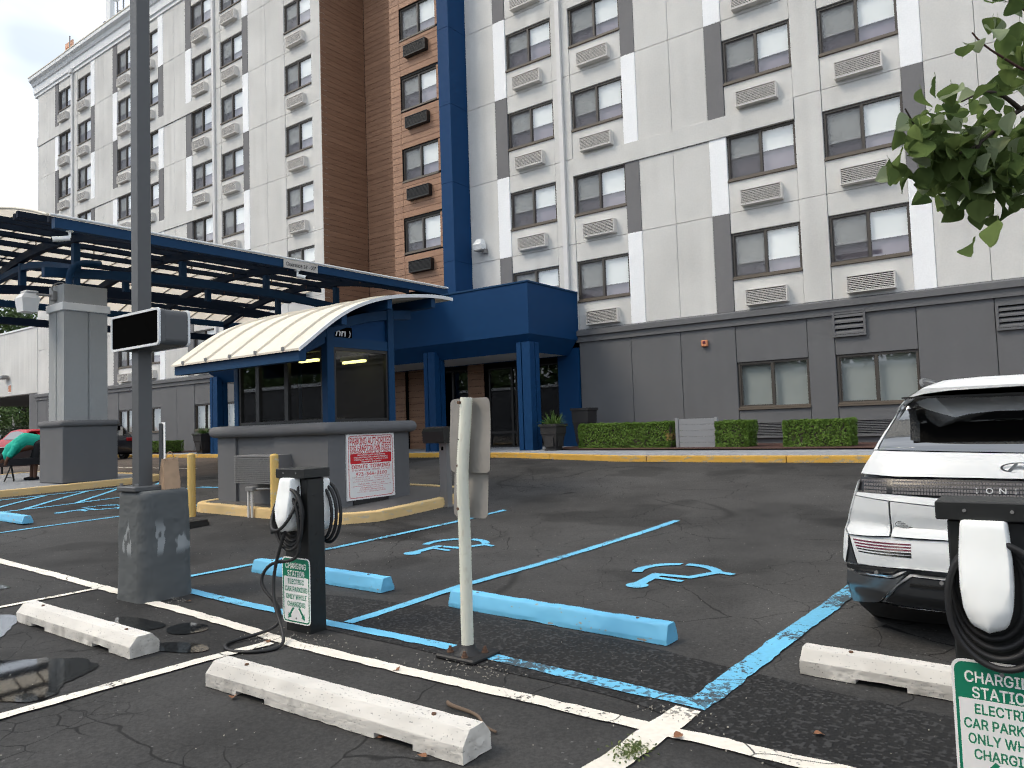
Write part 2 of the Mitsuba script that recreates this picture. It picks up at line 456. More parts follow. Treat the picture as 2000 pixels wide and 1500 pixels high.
# ------------------------------------------------------------------ the lie of the land: flat near the camera, rising to the hotel
TX = [-120, -80, -30, -18, -15, -12.4, -9.5, -7, -4, 10, 60]
TY = [-40, -10, 2.5, 4, 5.5, 7, 9, 12, 14.4, 17, 60, 120]
TZ = [[.2, .2, .2, .22, .25, .28, .33, .4, .45, .5, .5, .5]] * 3 + [[.12, .12, .13, .15, .19, .22, .28, .38, .46, .5, .5, .5], [.07, .07, .08, .11, .15, .19, .26, .38, .47, .53, .53, .53],
     [.02, .02, .04, .065, .095, .14, .21, .36, .48, .54, .54, .54], [0, 0, .01, .03, .05, .08, .14, .32, .49, .54, .54, .54], [0, 0, 0, 0, .015, .04, .095, .28, .48, .53, .53, .53],
     [0, 0, 0, 0, 0, .015, .055, .26, .48, .52, .52, .52], [0, 0, 0, 0, 0, .01, .05, .25, .47, .52, .52, .52], [0, 0, 0, 0, 0, .01, .05, .25, .47, .52, .52, .52]]
_f = RegularGridInterpolator((TX, TY), np.array(TZ), bounds_error=False, fill_value=None)
GX, GY = np.arange(-70, 20.01, .25), np.arange(-12, 40.01, .25)
GRID = gaussian_filter(_f(np.stack(np.meshgrid(GX, GY, indexing='ij'), -1)), 3, mode='nearest')
_g = RegularGridInterpolator((GX, GY), GRID, bounds_error=False, fill_value=None)


def gz(x, y):
    return _g(np.stack([np.clip(np.asarray(x, float), -70, 20), np.clip(np.asarray(y, float), -12, 40)], -1))


def gz1(x, y):
    return float(gz([x], [y])[0])


def drape(poly, dz, step=0.25):
    """a flat polygon laid on the ground dz above it"""
    ms = []
    for g in getattr(poly, 'geoms', [poly]):
        if g.area < 1e-6: continue
        v, f = trimesh.creation.triangulate_polygon(g, engine='earcut')
        v3 = np.column_stack([v, np.zeros(len(v))])
        if step:
            v3, f = trimesh.remesh.subdivide_to_size(v3, f, step, max_iter=14)
        ms.append(mesh(v3, f))
    m = cat(ms)
    v = m.vertices.copy()
    v[:, 2] = gz(v[:, 0], v[:, 1]) + dz
    n = np.cross(v[m.faces[:, 1]] - v[m.faces[:, 0]], v[m.faces[:, 2]] - v[m.faces[:, 0]])
    f = m.faces.copy(); f[n[:, 2] < 0] = f[n[:, 2] < 0][:, ::-1]
    return mesh(v, f)


def rough_strip(pts, w, seed, jit=0.006, step=0.04):
    """a painted line with slightly ragged edges, as a polygon"""
    L = LineString(pts)
    n = max(2, int(L.length / step))
    P = np.array([L.interpolate(i / n, normalized=True).coords[0] for i in range(n + 1)])
    t = np.gradient(P, axis=0); t /= np.linalg.norm(t, axis=1, keepdims=True)
    nn = np.stack([-t[:, 1], t[:, 0]], 1)
    s = np.arange(n + 1) * step
    j = lambda k: (meshkit.fbm(np.stack([s * 9, s * 0 + seed * 3.1 + k, s * 0], 1), 3) - 0.5) * 4 * jit + (meshkit.noise(np.stack([s * 45, s * 0 + k, s * 0 + seed], 1)) - .5) * jit
    wob = (meshkit.fbm(np.stack([s * .8, s * 0 + seed, s * 0], 1), 2) - .5) * 0.03
    a = P + nn * (w / 2 + j(1) + wob)[:, None]
    b = P - nn * (w / 2 + j(2) - wob)[:, None]
    return Polygon(np.vstack([a, b[::-1]])).buffer(0)


# ================================================================== SETTING: ground
lot = struct('parking_lot', 'dark patched asphalt parking lot with cracks and tyre marks')
xs = np.concatenate([[-400, -250, -150, -100], GX[::2], [30, 60, 120, 250, 400]])
ys = np.concatenate([[-300, -150, -60, -30], GY[::2], [60, 100, 200, 400]])
XX, YY = np.meshgrid(xs, ys, indexing='ij')
V = np.stack([XX.ravel(), YY.ravel(), gz(XX.ravel(), YY.ravel())], 1)
a = (np.arange(len(xs) - 1)[:, None] * len(ys) + np.arange(len(ys) - 1)[None]).ravel()
Fq = np.stack([a, a + len(ys), a + len(ys) + 1, a + 1], 1)
add(lot, None, (V, Fq), 'asphalt', True)

# coarse fresh patch along the head of the stalls
def blob(pts, seed, amp=0.05):
    P = spline(pts, 160, closed=True)
    c = P.mean(0)
    k = 1 + amp * (meshkit.fbm(np.stack([P[:, 0] * 6, P[:, 1] * 6, P[:, 0] * 0 + seed], 1), 4) - .5) * 4
    return Polygon(c + (P - c) * k[:, None]).buffer(0)


patch = struct('asphalt_patch', 'coarse black asphalt patch strip along the blue line')
pp = blob([(-4.9, 3.66), (-4.3, 3.48), (-3.4, 3.45), (-2.5, 3.38), (-1.7, 3.33), (-1.42, 3.22), (-1.05, 3.05), (-.5, 2.95), (.3, 2.9), (.6, 3.4), (.2, 3.85), (-.5, 3.93), (-1.05, 4.0), (-1.3, 4.05), (-1.6, 4.1),
           (-2.0, 4.19), (-2.6, 4.26), (-3.3, 4.3), (-3.9, 4.36), (-4.5, 4.25), (-5.1, 4.15), (-5.35, 3.9)], 3, 0.012)
add(patch, None, drape(pp, 0.004, 0.12), 'patch', True)

wi = 0
def line(pts, w, color, label=None):
    global wi
    wi += 1
    lv = 0.008 + 0.0005 * (wi % 5)
    add(lot, 'blue_line' if color == 'paint_blue' else 'white_line', drape(rough_strip(pts, w, wi), lv, 0.2), color, True, label=label)


line([(-6.2, 3.27), (-5.2, 3.2), (-4.0, 3.11), (-3.0, 3.10), (-2.0, 3.11), (-.2, 3.13)], 0.10, 'paint_white')
line([(-14.5, 3.62), (-10.0, 3.44), (-8.4, 3.38), (-7.0, 3.33), (-6.45, 3.33)], 0.11, 'paint_white')
line([(-7.21, 0.6), (-7.21, 3.28)], 0.075, 'paint_white')
line([(-4.43, -0.4), (-4.4, 1.5), (-4.32, 2.6), (-4.25, 3.05)], 0.095, 'paint_white')
line([(-1.53, 1.6), (-1.52, 2.6), (-1.47, 3.40)], 0.14, 'paint_white')
BL = 'paint_blue'
line([(-6.68, 3.70), (-6.0, 3.66), (-5.0, 3.62), (-4.4, 3.57), (-3.14, 3.585), (-2.27, 3.53), (-1.40, 3.475)], 0.105, BL)
line([(-6.93, 3.72), (-6.86, 5.2), (-6.80, 6.9), (-6.72, 9.0)], 0.09, BL)
line([(-4.18, 3.65), (-4.20, 5.06), (-4.12, 6.6), (-3.98, 9.05)], 0.10, BL)
line([(-1.455, 3.52), (-1.41, 4.48), (-1.33, 6.2), (-1.2, 9.0)], 0.135, BL)
line([(-12.35, 3.5), (-12.40, 5.0), (-12.35, 5.9), (-12.30, 7.0), (-12.25, 8.2)], 0.09, BL)
line([(-15.15, 3.6), (-15.10, 5.3), (-15.03, 6.05), (-15.08, 7.0), (-15.0, 9.0)], 0.10, BL)
line([(-17.45, 3.8), (-17.45, 6.1), (-17.42, 7.1), (-17.2, 8.4), (-16.9, 9.2)], 0.11, BL)
for k in range(5):
    line([(-15.1, 3.75 + k * .93), (-17.3, 6.0 + k * .85)], 0.10, BL)
line([(-15.0, 9.0), (-13.0, 9.35)], 0.12, BL)
line([(-20.5, 12.2), (-40.0, 12.6)], 0.11, 'paint_white')
line([(-34, 13.3), (-58, 14.6)], 0.11, 'paint_white')


def wheelchair(x, y, rz):
    """painted wheelchair symbol, head towards the kerb stop"""
    S = []
    st = lambda pts, w, cap=2: S.append(LineString(pts).buffer(w / 2, cap_style=cap, join_style=2))
    st([(.02, .04), (.0, .50)], .105)
    st([(-.04, .48), (.31, .49)], .085)
    st([(.29, .46), (.46, .82)], .085)
    st([(.44, .80), (.60, .75)], .08)
    st([(.04, .36), (.31, .32)], .065)
    S.append(Polygon([(x * .095 + .03, y_ * .095 + .02) for x, y_ in [(math.cos(t), math.sin(t)) for t in np.linspace(0, 6.2, 24)]]))
    arc = [(.12 + .355 * math.cos(t), .64 + .355 * math.sin(t)) for t in np.linspace(math.radians(205), math.radians(22), 30)]
    A = LineString(arc).buffer(.048, cap_style=2)
    A = A.difference(sbox(.02, .9, .07, 1.2))
    P = unary_union([unary_union(S), A])
    P = affinity.translate(affinity.rotate(P, rz, origin=(0, 0)), x, y)
    return P


for (x, y, lb) in ((-2.91, 5.66, 'blue wheelchair symbol beside the right blue line'), (-5.76, 5.92, 'blue wheelchair symbol in the middle stall'), (-13.9, 5.72, 'blue wheelchair symbol in the far left stall')):
    add(lot, 'wheelchair_symbol', drape(wheelchair(x, y, 0), 0.009, 0.15), BL, True, label=lb)

# puddles
def puddle(pts, seed, label):
    k = thing('puddle', label, 'puddle')
    P = spline(pts, 120, closed=True)
    c = P.mean(0)
    f = 1 + .35 * (meshkit.fbm(np.stack([P[:, 0] * 5, P[:, 1] * 5, P[:, 0] * 0 + seed], 1), 4) - .5)
    add(k, None, drape(Polygon(c + (P - c) * f[:, None]).buffer(0), 0.006, 0), 'water', False)


puddle([(-5.6, 1.6), (-5.5, 1.95), (-5.2, 2.17), (-4.86, 2.22), (-4.7, 2.08), (-4.55, 1.9), (-4.42, 1.78), (-4.62, 1.62), (-5.1, 1.4)], 1, 'large puddle reflecting the canopy, in front of the left white wheel stop')
puddle([(-7.1, 2.2), (-6.7, 2.46), (-6.5, 2.40), (-6.35, 2.28), (-6.15, 2.14), (-6.5, 1.95), (-7.0, 1.9)], 2, 'puddle touching the far end of the left white wheel stop')
puddle([(-5.95, 2.87), (-5.7, 2.95), (-5.32, 2.87), (-5.42, 2.72), (-5.75, 2.74)], 3, 'small wet spot behind the left white wheel stop, left one')
puddle([(-5.3, 3.02), (-5.0, 3.05), (-4.98, 2.90), (-5.2, 2.86)], 4, 'small wet spot beside the white line near the pole base')
puddle([(-4.95, 2.62), (-4.7, 2.78), (-4.5, 2.74), (-4.72, 2.58)], 5, 'slim wet spot between the two near white wheel stops')
puddle([(-8.55, 2.80), (-8.3, 2.90), (-8.05, 2.88), (-8.2, 2.76)], 6, 'thin puddle at the left edge beyond the wheel stop')

# ------------------------------------------------------------------ hotel kerb, pavement, mulch
KL = [(-70, 17.0), (-32, 16.65), (-22, 16.4), (-14, 16.2), (-11.5, 15.88), (-9.3, 15.2), (-7.8, 14.86), (-4.5, 14.85), (20, 14.85)]


def kerb_y(x):
    return float(np.interp(x, [p[0] for p in KL], [p[1] for p in KL]))


walk = struct('pavement', 'grey concrete pavement along the hotel front')
poly = Polygon([(x, y + .16) for x, y in KL] + [(20, 19.75), (-70, 19.75)])
WZ = 0.13
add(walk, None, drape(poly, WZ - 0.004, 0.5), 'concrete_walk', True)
kb = struct('kerb', 'yellow painted kerb along the hotel pavement')
def kerb_piece(pts, w=0.16, h=0.13, r=0.025, inside=1, base=-0.1):
    """a length of kerb following the ground, w wide to the left of its direction"""
    P = np.asarray(pts, float)
    t = np.gradient(P, axis=0); t /= np.linalg.norm(t, axis=1, keepdims=True)
    nn = np.stack([-t[:, 1], t[:, 0]], 1) * inside
    prof = [(0, base), (0.004, h - r), (r * .35, h - r * .3), (r, h), (w - r * .3, h), (w, h - r * .3), (w, base)]
    rings = [[(p[0] + n_[0] * a_, p[1] + n_[1] * a_, gz1(*p) + b_) for a_, b_ in prof] for p, n_ in zip(P, nn)]
    return loft(rings)


L = LineString(KL)
s, i = 0.0, 0
while s < L.length - 0.05:
    ln = 3.0
    e = min(s + ln - 0.02, L.length)
    mid = L.interpolate((s + e) / 2).coords[0]
    if -45 < mid[0] < 3:
        pts = [L.interpolate(q).coords[0] for q in np.linspace(s, e, 9)]
        add(kb, 'kerbstone', kerb_piece(pts), 'yellow_kerb', 25)
    s += ln
add(kb, 'kerbstone', kerb_piece([(x, 17.0 - (x + 70) * 0.0) for x in np.linspace(-70, -45, 12)] if False else [L.interpolate(q).coords[0] for q in np.linspace(0, 25.0, 12)]), 'yellow_kerb', 25)
bed = struct('mulch_bed', 'dark brown mulch bed under the hedges')
add(bed, None, drape(Polygon([(-10.9, 17.1), (-10.2, 16.75), (-8, 16.65), (12, 16.6), (12, 19.62), (-11.2, 19.62), (-11.3, 18.0)]), WZ + 0.03, 0.3), 'mulch', True)
bed2 = struct('mulch_bed')
add(bed2, None, drape(Polygon([(-36.6, 17.3), (-31.4, 17.2), (-31.0, 18.4), (-31.4, 19.62), (-36.8, 19.62)]), WZ + 0.03, 0.3), 'mulch', True)

# ------------------------------------------------------------------ traffic islands
def island(name, label, poly, col, top_bsdf, h=0.15, w=0.15):
    k = struct(name, label)
    c = ringpts(poly)
    c = np.vstack([c, c[:1]])
    Ls = LineString(c)
    n = int(Ls.length / 0.12)
    pts = [Ls.interpolate(i / n, normalized=True).coords[0] for i in range(n)]
    P = np.array(pts)
    t = np.roll(P, -1, 0) - np.roll(P, 1, 0); t /= np.linalg.norm(t, axis=1, keepdims=True)
    nn = np.stack([-t[:, 1], t[:, 0]], 1)
    r = .03
    prof = [(0, -.1), (.012, h - r), (.022, h - r * .3), (.045, h), (w - .01, h), (w, h - .012), (w, -.1)]
    V = []
    jz = (meshkit.fbm(np.column_stack([P * 5, np.zeros(n)]), 3) - .5) * .012
    for p, q, z in zip(P, nn, jz):
        V += [(p[0] + q[0] * a_, p[1] + q[1] * a_, gz1(*p) + b_ + (z if b_ > 0 else 0)) for a_, b_ in prof]
    m = len(prof); Fs = []
    for i in range(n):
        j = (i + 1) % n
        for q in range(m - 1):
            Fs += [[i * m + q, j * m + q, j * m + q + 1], [i * m + q, j * m + q + 1, i * m + q + 1]]
    add(k, 'kerb', mesh(V, Fs), col, 35)
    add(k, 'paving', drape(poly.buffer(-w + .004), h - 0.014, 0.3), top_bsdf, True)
    return k


isl = Polygon([(-18.35, 5.0), (-18.15, 6.4), (-18.0, 7.5), (-17.82, 8.8), (-17.75, 9.4), (-17.95, 9.75), (-18.4, 9.85), (-21.6, 9.9), (-24.5, 9.9), (-24.8, 9.6), (-24.8, 5.0)])
island('traffic_island', 'island with cream kerb under the canopy pillar', isl.buffer(-.12).buffer(.12), 'cream_kerb', 'concrete_walk')
bi = Polygon([(-11.75, 6.85), (-8.2, 7.0), (-7.85, 7.5), (-7.9, 9.6), (-8.3, 10.1), (-11.6, 10.1), (-11.9, 9.6)]).buffer(-.3).buffer(.3)
island('traffic_island', 'island with cream kerb round the attendant booth', bi, 'cream_kerb', 'floor_tile')

# ================================================================== HOTEL
YF = 19.6
hotel = thing('hotel_building', 'tall pale hotel with white and grey wall strips and a dark grey ground floor', 'hotel')
SLAB = lambda k: 4.25 + 2.7 * k
SILL = lambda k: 5.10 + 2.7 * k
HEAD = lambda k: 6.38 + 2.7 * k
G = 0.005


def panel(x0, x1, z0, z1, b='wall_pale', proud=0.0, name='panel', label=None):
    add(hotel, name, cbx(x0 + G, x1 - G, YF - proud, YF + 0.32, z0 + G, z1 - G, 0.008), b, label=label)


# ---- windows, built once for each width
def make_window(w, h):
    fr = sbox(0, 0, w, h).difference(sbox(.055, .10, w * .5 - .03, h - .06)).difference(sbox(w * .5 + .03, .10, w - .055, h - .06))
    frame = prism_y(fr, .06, .15)
    inner = cat([prism_y(sbox(.055, .10, w * .5 - .03, h - .06).difference(sbox(.085, .13, w * .5 - .055, h - .085)), .085, .125), bx(w * .5 - .03, w * .5 + .03, .045, .0595, .1, h - .06)])
    sill = cat([bx(-.01, w + .01, -.035, .058, 0.0, .045), bx(.0, w, .02, .0585, .05, .098)])
    pane_l = mesh([(.05, .105, .09), (w * .5 - .03, .105, .09), (w * .5 - .03, .105, h - .05), (.05, .105, h - .05)], [[0, 1, 2], [0, 2, 3]])
    pane_r = mesh([(w * .5 + .02, .105, .09), (w - .05, .105, .09), (w - .05, .105, h - .05), (w * .5 + .02, .105, h - .05)], [[0, 1, 2], [0, 2, 3]])
    scr = mesh([(.05, .08, .09), (w * .5 - .02, .08, .09), (w * .5 - .02, .08, h - .05), (.05, .08, h - .05)], [[0, 1, 2], [0, 2, 3]])
    blinds = []
    for d in (.58, .52, .66, .45, .60):
        zb = h - .06 - d * (h - .16)
        blinds.append(cat([bx(.06, w - .06, .17, .174, zb, h - .04)]))
    hems = [bx(.06, w - .06, .160, .178, h - .06 - d * (h - .16) - .035, h - .06 - d * (h - .16)) for d in (.58, .52, .66, .45, .60)]
    cur = bx(.03, w - .03, .25, .26, .03, h - .03)
    P = mikit.ply
    return dict(frame=P(cat([frame, inner]), 'frame_bronze'), sill=P(sill, 'sill_bronze'), pane_l=P(pane_l, 'glass'), pane_r=P(pane_r, 'glass'), scr=P(scr, 'screen_mesh'),
                blind=[P(b, 'shade_cloth') for b in blinds], hem=[P(b, 'hem_white') for b in hems], curtain=P(cur, 'curtain'))


WIN = {}
wc = 0
def window(x0, x1, z, wide=1.80, blind=None, gf=False):
    global wc
    if 'w' not in WIN: WIN['w'] = make_window(1.8, 1.28)
    W = WIN['w']
    at = T().translate([x0, YF, z]).scale([(x1 - x0) / 1.8, 1, 1])
    k = add(hotel, 'window', W['frame'], at=at)
    b = blind if blind is not None else int(rng.choice([0, 0, 0, 4, 4, 1, 2, 3]))
    wc += 1
    add(k, 'sill', W['sill'], at=at)
    add(k, 'pane', W['pane_l'], at=at); add(k, 'pane', W['pane_r'], at=at)
    if gf:
        add(k, 'curtain', W['curtain'], 'curtain_pale', at=at)
    else:
        add(k, 'insect_screen', W['scr'], at=at)
        bk = add(k, 'blind', W['blind'][b], at=at)
        add(k, 'hem_bar', W['hem'][b], at=at)
        add(k, 'curtain', W['curtain'], at=at)


# ---- through-wall air conditioners
def make_ac():
    w, h, d = 1.08, .42, .20
    ring = prism_y(sbox(0, 0, w, h).difference(sbox(.022, .03, w - .022, h - .022)), -d, .05)
    slats = []
    n = 8
    for i in range(n):
        z = .040 + i * (h - .07) / n
        p = Polygon([(-d + .004, z), (-d + .03, z + .010), (-d + .03, z + .024), (-d + .004, z + .021)])
        slats.append(prism_x(p, .0225, w - .0225))
    void = bx(.02, w - .02, -d + .10, -d + .11, .02, h - .02)
    return mikit.ply(ring), mikit.ply(cat(slats)), mikit.ply(void)


AC = make_ac()
def aircon(x0, x1, zs, black=False):
    c = (x0 + x1) / 2
    at = T().translate([c - .54, YF, zs - .75])
    k = add(hotel, 'air_conditioner', AC[0], 'vent_black' if black else 'vent_metal', at=at, label='black air conditioner grille on the brown planks' if black else None)
    add(k, 'grille', AC[1], 'vent_black' if black else 'vent_metal', at=at, kind='stuff')
    add(k, 'back_plate', AC[2], 'vent_void', at=at)


def column(x0, x1, ks, band=()):
    """one stack of windows with the wall above and below each"""
    for k in ks:
        panel(x0, x1, SLAB(k), SILL(k), proud=-0.015)
        panel(x0, x1, HEAD(k), SLAB(k + 1), proud=-0.015)
        window(x0 + .01, x1 - .01, SILL(k))
        aircon(x0, x1, SILL(k))


def strip(x0, x1, ks, dark_even, cut=()):
    for k in ks:
        d = (k % 2 == 0) == dark_even
        add(hotel, 'painted_strip', cbx(x0 + .002, x1 - .002, YF - .012, YF + .32, SLAB(k) + .001, (HEAD(k) if k in cut else SLAB(k + 1)) - .001, 0.004), 'wall_dark' if d else 'wall_white')


def wide(xs_, ks, cut=()):
    for k in ks:
        for a_, b_ in zip(xs_[:-1], xs_[1:]):
            panel(a_, b_, SLAB(k), HEAD(k) if k in cut else SLAB(k + 1))


def band(x0, x1, k):
    add(hotel, 'band', cbx(x0, x1, YF - .05, YF - .016, HEAD(k), SLAB(k + 1), .006), 'wall_pale')


R = range(0, 5)
wide([-15.73, -14.51], range(0, 6)); strip(-14.51, -14.02, range(0, 6), True)
column(-14.02, -12.21, range(0, 6)); wide([-12.21, -11.55], range(0, 6)); column(-11.55, -9.75, R)
strip(-9.75, -9.29, R, False, cut=(1, 3)); wide([-9.29, -8.22, -7.15], R, cut=(1, 3)); strip(-7.15, -6.67, R, True, cut=(1, 3))
column(-6.67, -4.85, R); band(-11.55, -4.85, 1); band(-11.55, -4.85, 3)
for k in R: panel(-4.85, -4.17, SLAB(k), SLAB(k + 1), proud=.01)
column(-4.17, -2.35, R); strip(-2.35, -1.88, R, False); wide([-1.88, -.81, .26], R)
# the rest of the right wing, above and beside the view
add(hotel, 'wall', bx(.27, 9.0, YF, YF + 12, 4.2, 23.15), 'wall_pale')
add(hotel, 'wall', bx(-11.5, .26, YF + .003, YF + 12, SLAB(5) + .01, 23.15), 'wall_pale')
add(hotel, 'wall', bx(-15.7, -11.51, YF + .003, YF + 12, SLAB(6) + .01, 23.15), 'wall_pale')
add(hotel, 'wall', bx(-15.7, .26, YF + .33, YF + 12, 4.2, SLAB(5)), 'interior')

# ---- left wing
A7 = range(0, 7)
wide([-50.54, -49.32, -48.09], A7, cut=(5, 3)); strip(-48.09, -47.64, A7, True, cut=(5, 3)); column(-47.64, -45.93, A7); band(-50.56, -45.93, 5); band(-50.56, -45.93, 3)
for k in A7: panel(-45.93, -45.16, SLAB(k), SLAB(k + 1))
column(-45.16, -43.47, A7); strip(-43.47, -43.02, A7, False, cut=(3, 1)); wide([-43.02, -41.96, -40.9], A7, cut=(3, 1)); strip(-40.9, -40.42, A7, True, cut=(3, 1)); column(-40.42, -38.68, A7); band(-45.16, -38.68, 3); band(-45.16, -38.68, 1)
for k in A7: panel(-38.68, -37.9, SLAB(k), SLAB(k + 1))
column(-37.9, -36.12, A7); strip(-36.12, -35.64, A7, False, cut=(4, 2)); wide([-35.64, -34.6, -33.55], A7, cut=(4, 2)); strip(-33.55, -33.05, A7, True, cut=(4, 2)); column(-33.05, -31.3, A7); band(-37.9, -31.3, 4); band(-37.9, -31.3, 2)
for k in A7: panel(-31.3, -30.58, SLAB(k), SLAB(k + 1))
column(-30.58, -28.83, A7); strip(-28.83, -28.4, A7, False); wide([-28.4, -27.1, -25.8], A7)
column(-25.8, -24.02, A7); wide([-24.02, -23.43], A7)
add(hotel, 'wall', bx(-50.53, -23.6, YF + .33, YF + 12, .3, 23.15), 'interior')
add(hotel, 'wall', bx(-23.6, -9.0, 22.2, YF + 12, .3, 23.15), 'interior')
add(hotel, 'wall', bx(-50.545, -50.53, YF + .01, YF + 12, .3, 23.15), 'wall_pale')

# ---- roof cornice in two lengths
cprof = [(0.33, 23.15), (-.06, 23.15), (-.06, 23.32), (-.13, 23.34), (-.13, 23.78), (-.20, 23.82), (-.27, 23.98), (-.42, 24.10), (-.42, 24.30), (.33, 24.30)]
for x0, x1, dz in ((-50.9, -45.86, -.02), (-45.84, -23.43, 0.0), (-15.73, 9.0, 0.0)):
    add(hotel, 'cornice', prism_x(Polygon([(YF + y_, z_ + dz) for y_, z_ in cprof]), x0, x1), 'trim_white', 20)
add(hotel, 'roof', cat([bx(-50.5, 9, YF + .34, YF + 12, 23.16, 24.2)]), 'wall_pale')
add(hotel, 'roof_flashing', cat([bx(-50.95, -45.85, YF - .45, YF + .1, 24.285, 24.34), bx(-45.84, -23.4, YF - .45, YF + .1, 24.305, 24.36)]), 'roof_cream')
# ---- downspouts
for x, z0, z1 in ((-45.70, .6, 23.3), (-31.07, .6, 23.15), (-11.885, 5.3, 23.15)):
    d = [bx(x - .075, x + .075, YF - .11, YF - .012, z0, z1)]
    if x < -40: d.append(bx(x - .14, x + .14, YF - .2, YF - .02, 23.12, 23.34))
    add(hotel, 'downspout', cat(d), 'pipe_white')
# ---- ground storey
gxs = [-23.43, -25.8, -27.1, -28.4, -30.58, -31.3, -33.05, -34.6, -36.12, -37.9, -38.68, -40.42, -42, -43.47, -45.16, -45.93, -47.64, -49.3, -50.54][::-1]
gwin = {(-40.42, -38.68), (-37.9, -36.12), (-33.05, -31.3), (-30.58, -28.4)}


def ground_panel(x0, x1, win):
    if not win:
        add(hotel, 'ground_panel', cbx(x0 + .006, x1 - .006, YF, YF + .32, .25, 3.87, .01), 'wall_ground')
    else:
        add(hotel, 'ground_panel', cbx(x0 + .006, x1 - .006, YF + .015, YF + .32, .25, 1.58, .01), 'wall_ground')
        add(hotel, 'ground_panel', cbx(x0 + .006, x1 - .006, YF + .015, YF + .32, 2.86, 3.87, .01), 'wall_ground')
        window(x0 + .01, x1 - .01, 1.58, gf=True)


for a_, b_ in zip(gxs[:-1], gxs[1:]):
    ground_panel(a_, b_, (a_, b_) in gwin)
for a_, b_, w_ in ((-11.57, -9.8, 0), (-9.8, -8.25, 0), (-8.25, -6.68, 0), (-6.68, -4.83, 1), (-4.83, -4.18, 0), (-4.18, -2.35, 1), (-2.35, -.8, 0), (-.8, .8, 0), (.8, 9.0, 0)):
    ground_panel(a_, b_, w_)
add(hotel, 'wall', bx(-11.5, 9.0, YF + .33, YF + 12, .3, 4.19), 'interior')
for x0, x1 in ((-50.75, -27.5), (-11.65, 9.0)):
    add(hotel, 'ledge', prism_x(Polygon([(YF + .31, 3.86), (YF - .06, 3.86), (YF - .06, 4.03), (YF - .085, 4.035), (YF - .13, 4.05), (YF - .13, 4.20), (YF - .02, 4.245), (YF + .31, 4.249)]), x0, x1), 'wall_ground')
# vents high on the ground storey and long louvres at its foot
def louvre(name, x0, x1, z0, z1, n, depth=.1, b='wall_ground', label=None):
    k = add(hotel, name, prism_y(sbox(x0, z0, x1, z1).difference(sbox(x0 + .05, z0 + .05, x1 - .05, z1 - .05)), YF - .075, YF - .003), b, label=label)
    for i in range(n):
        z = z0 + .06 + i * (z1 - z0 - .11) / n
        hgt = (z1 - z0 - .11) / n
        p = Polygon([(YF - .065, z), (YF - .01, z + hgt * .62), (YF - .01, z + hgt * .75), (YF - .065, z + hgt * .30)])
        add(k, 'slat', prism_x(p, x0 + .051, x1 - .051), b)
    add(k, 'back_plate', bx(x0 + .04, x1 - .04, YF - .008, YF - .004, z0 + .04, z1 - .04), 'vent_void')


louvre('vent', -4.2, -3.44, 3.30, 3.97, 4, label='square louvred vent under the ledge')
louvre('vent', -.78, .4, 3.12, 3.72, 4, label='wide louvred vent at the right end')
for x0, x1 in ((-6.5, -5.3), (-3.9, -2.2)):
    louvre('foot_louvre', x0, x1, .83, 1.27, 8)

# ---- brown plank bay
def planks(kind_, c, a0, a1, z0, z1, rows=None):
    """kind 'y': a wall facing -y at y=c from x=a0 to a1; kind 'x': a wall facing +x at x=c from y=a0 to a1"""
    i0, i1 = int(round(z0 / .235)), int(round(z1 / .235))
    for i in range(i0, i1):
        za, zb = max(z0, i * .235) + .006, min(z1, (i + 1) * .235) - .006
        if zb - za < .03: continue
        m = cbx(a0, a1, c, c + .03, za, zb, .004) if kind_ == 'y' else cbx(c - .03, c, a0, a1, za, zb, .004)
        add(hotel, 'plank', m, 'plank')


ZT = 21.15
planks('x', -23.425, YF + .01, 22.05, 5.2, ZT)
planks('y', 22.06, -23.42, -19.4, 5.2, ZT)
planks('y', YF - .01, -19.4, -18.9, 5.2, ZT)
for k in range(0, 6):
    z0 = (HEAD(k - 1) if k else 5.3); z1 = SILL(k) if k else 5.35
    if k: planks('y', YF - .01, -18.89, -16.25, z0, z1)
    if k:
        planks('y', YF - .01, -17.11, -16.25, z1, HEAD(k))
        window(-18.89, -17.11, SILL(k), blind=[0, 2, 0, 3, 4, 0][k])
        aircon(-18.75, -17.25, SILL(k), black=True)
# the planks above the view, one mesh
up_ = [cbx(-23.455, -23.425, YF + .01, 22.05, z + .006, z + .229, .004) for z in np.arange(ZT + .1, 24.2, .235)] + [cbx(-23.42, -19.4, 22.06, 22.09, z + .006, z + .229, .004) for z in np.arange(ZT + .1, 24.2, .235)] + \
      [cbx(-19.4, -16.25, YF - .01, YF + .02, z + .006, z + .229, .004) for z in np.arange(HEAD(5) + .02, 24.2, .235)]
add(hotel, 'upper_planks', cat(up_), 'plank', kind='stuff')
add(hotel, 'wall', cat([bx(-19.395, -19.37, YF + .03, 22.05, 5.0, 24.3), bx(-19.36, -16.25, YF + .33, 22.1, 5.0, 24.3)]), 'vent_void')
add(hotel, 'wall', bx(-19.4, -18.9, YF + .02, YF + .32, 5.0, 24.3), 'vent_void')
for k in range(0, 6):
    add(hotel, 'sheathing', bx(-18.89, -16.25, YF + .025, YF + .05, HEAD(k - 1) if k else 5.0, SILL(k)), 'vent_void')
# ---- blue fin
for k in range(0, 8):
    z0 = 5.42 if k == 0 else SLAB(k); z1 = SLAB(k + 1) if k < 7 else 25.2
    add(hotel, 'fin_panel', cbx(-16.24, -15.73, 18.7, YF + .3, z0 + .003, z1 - .003, .006), 'blue')
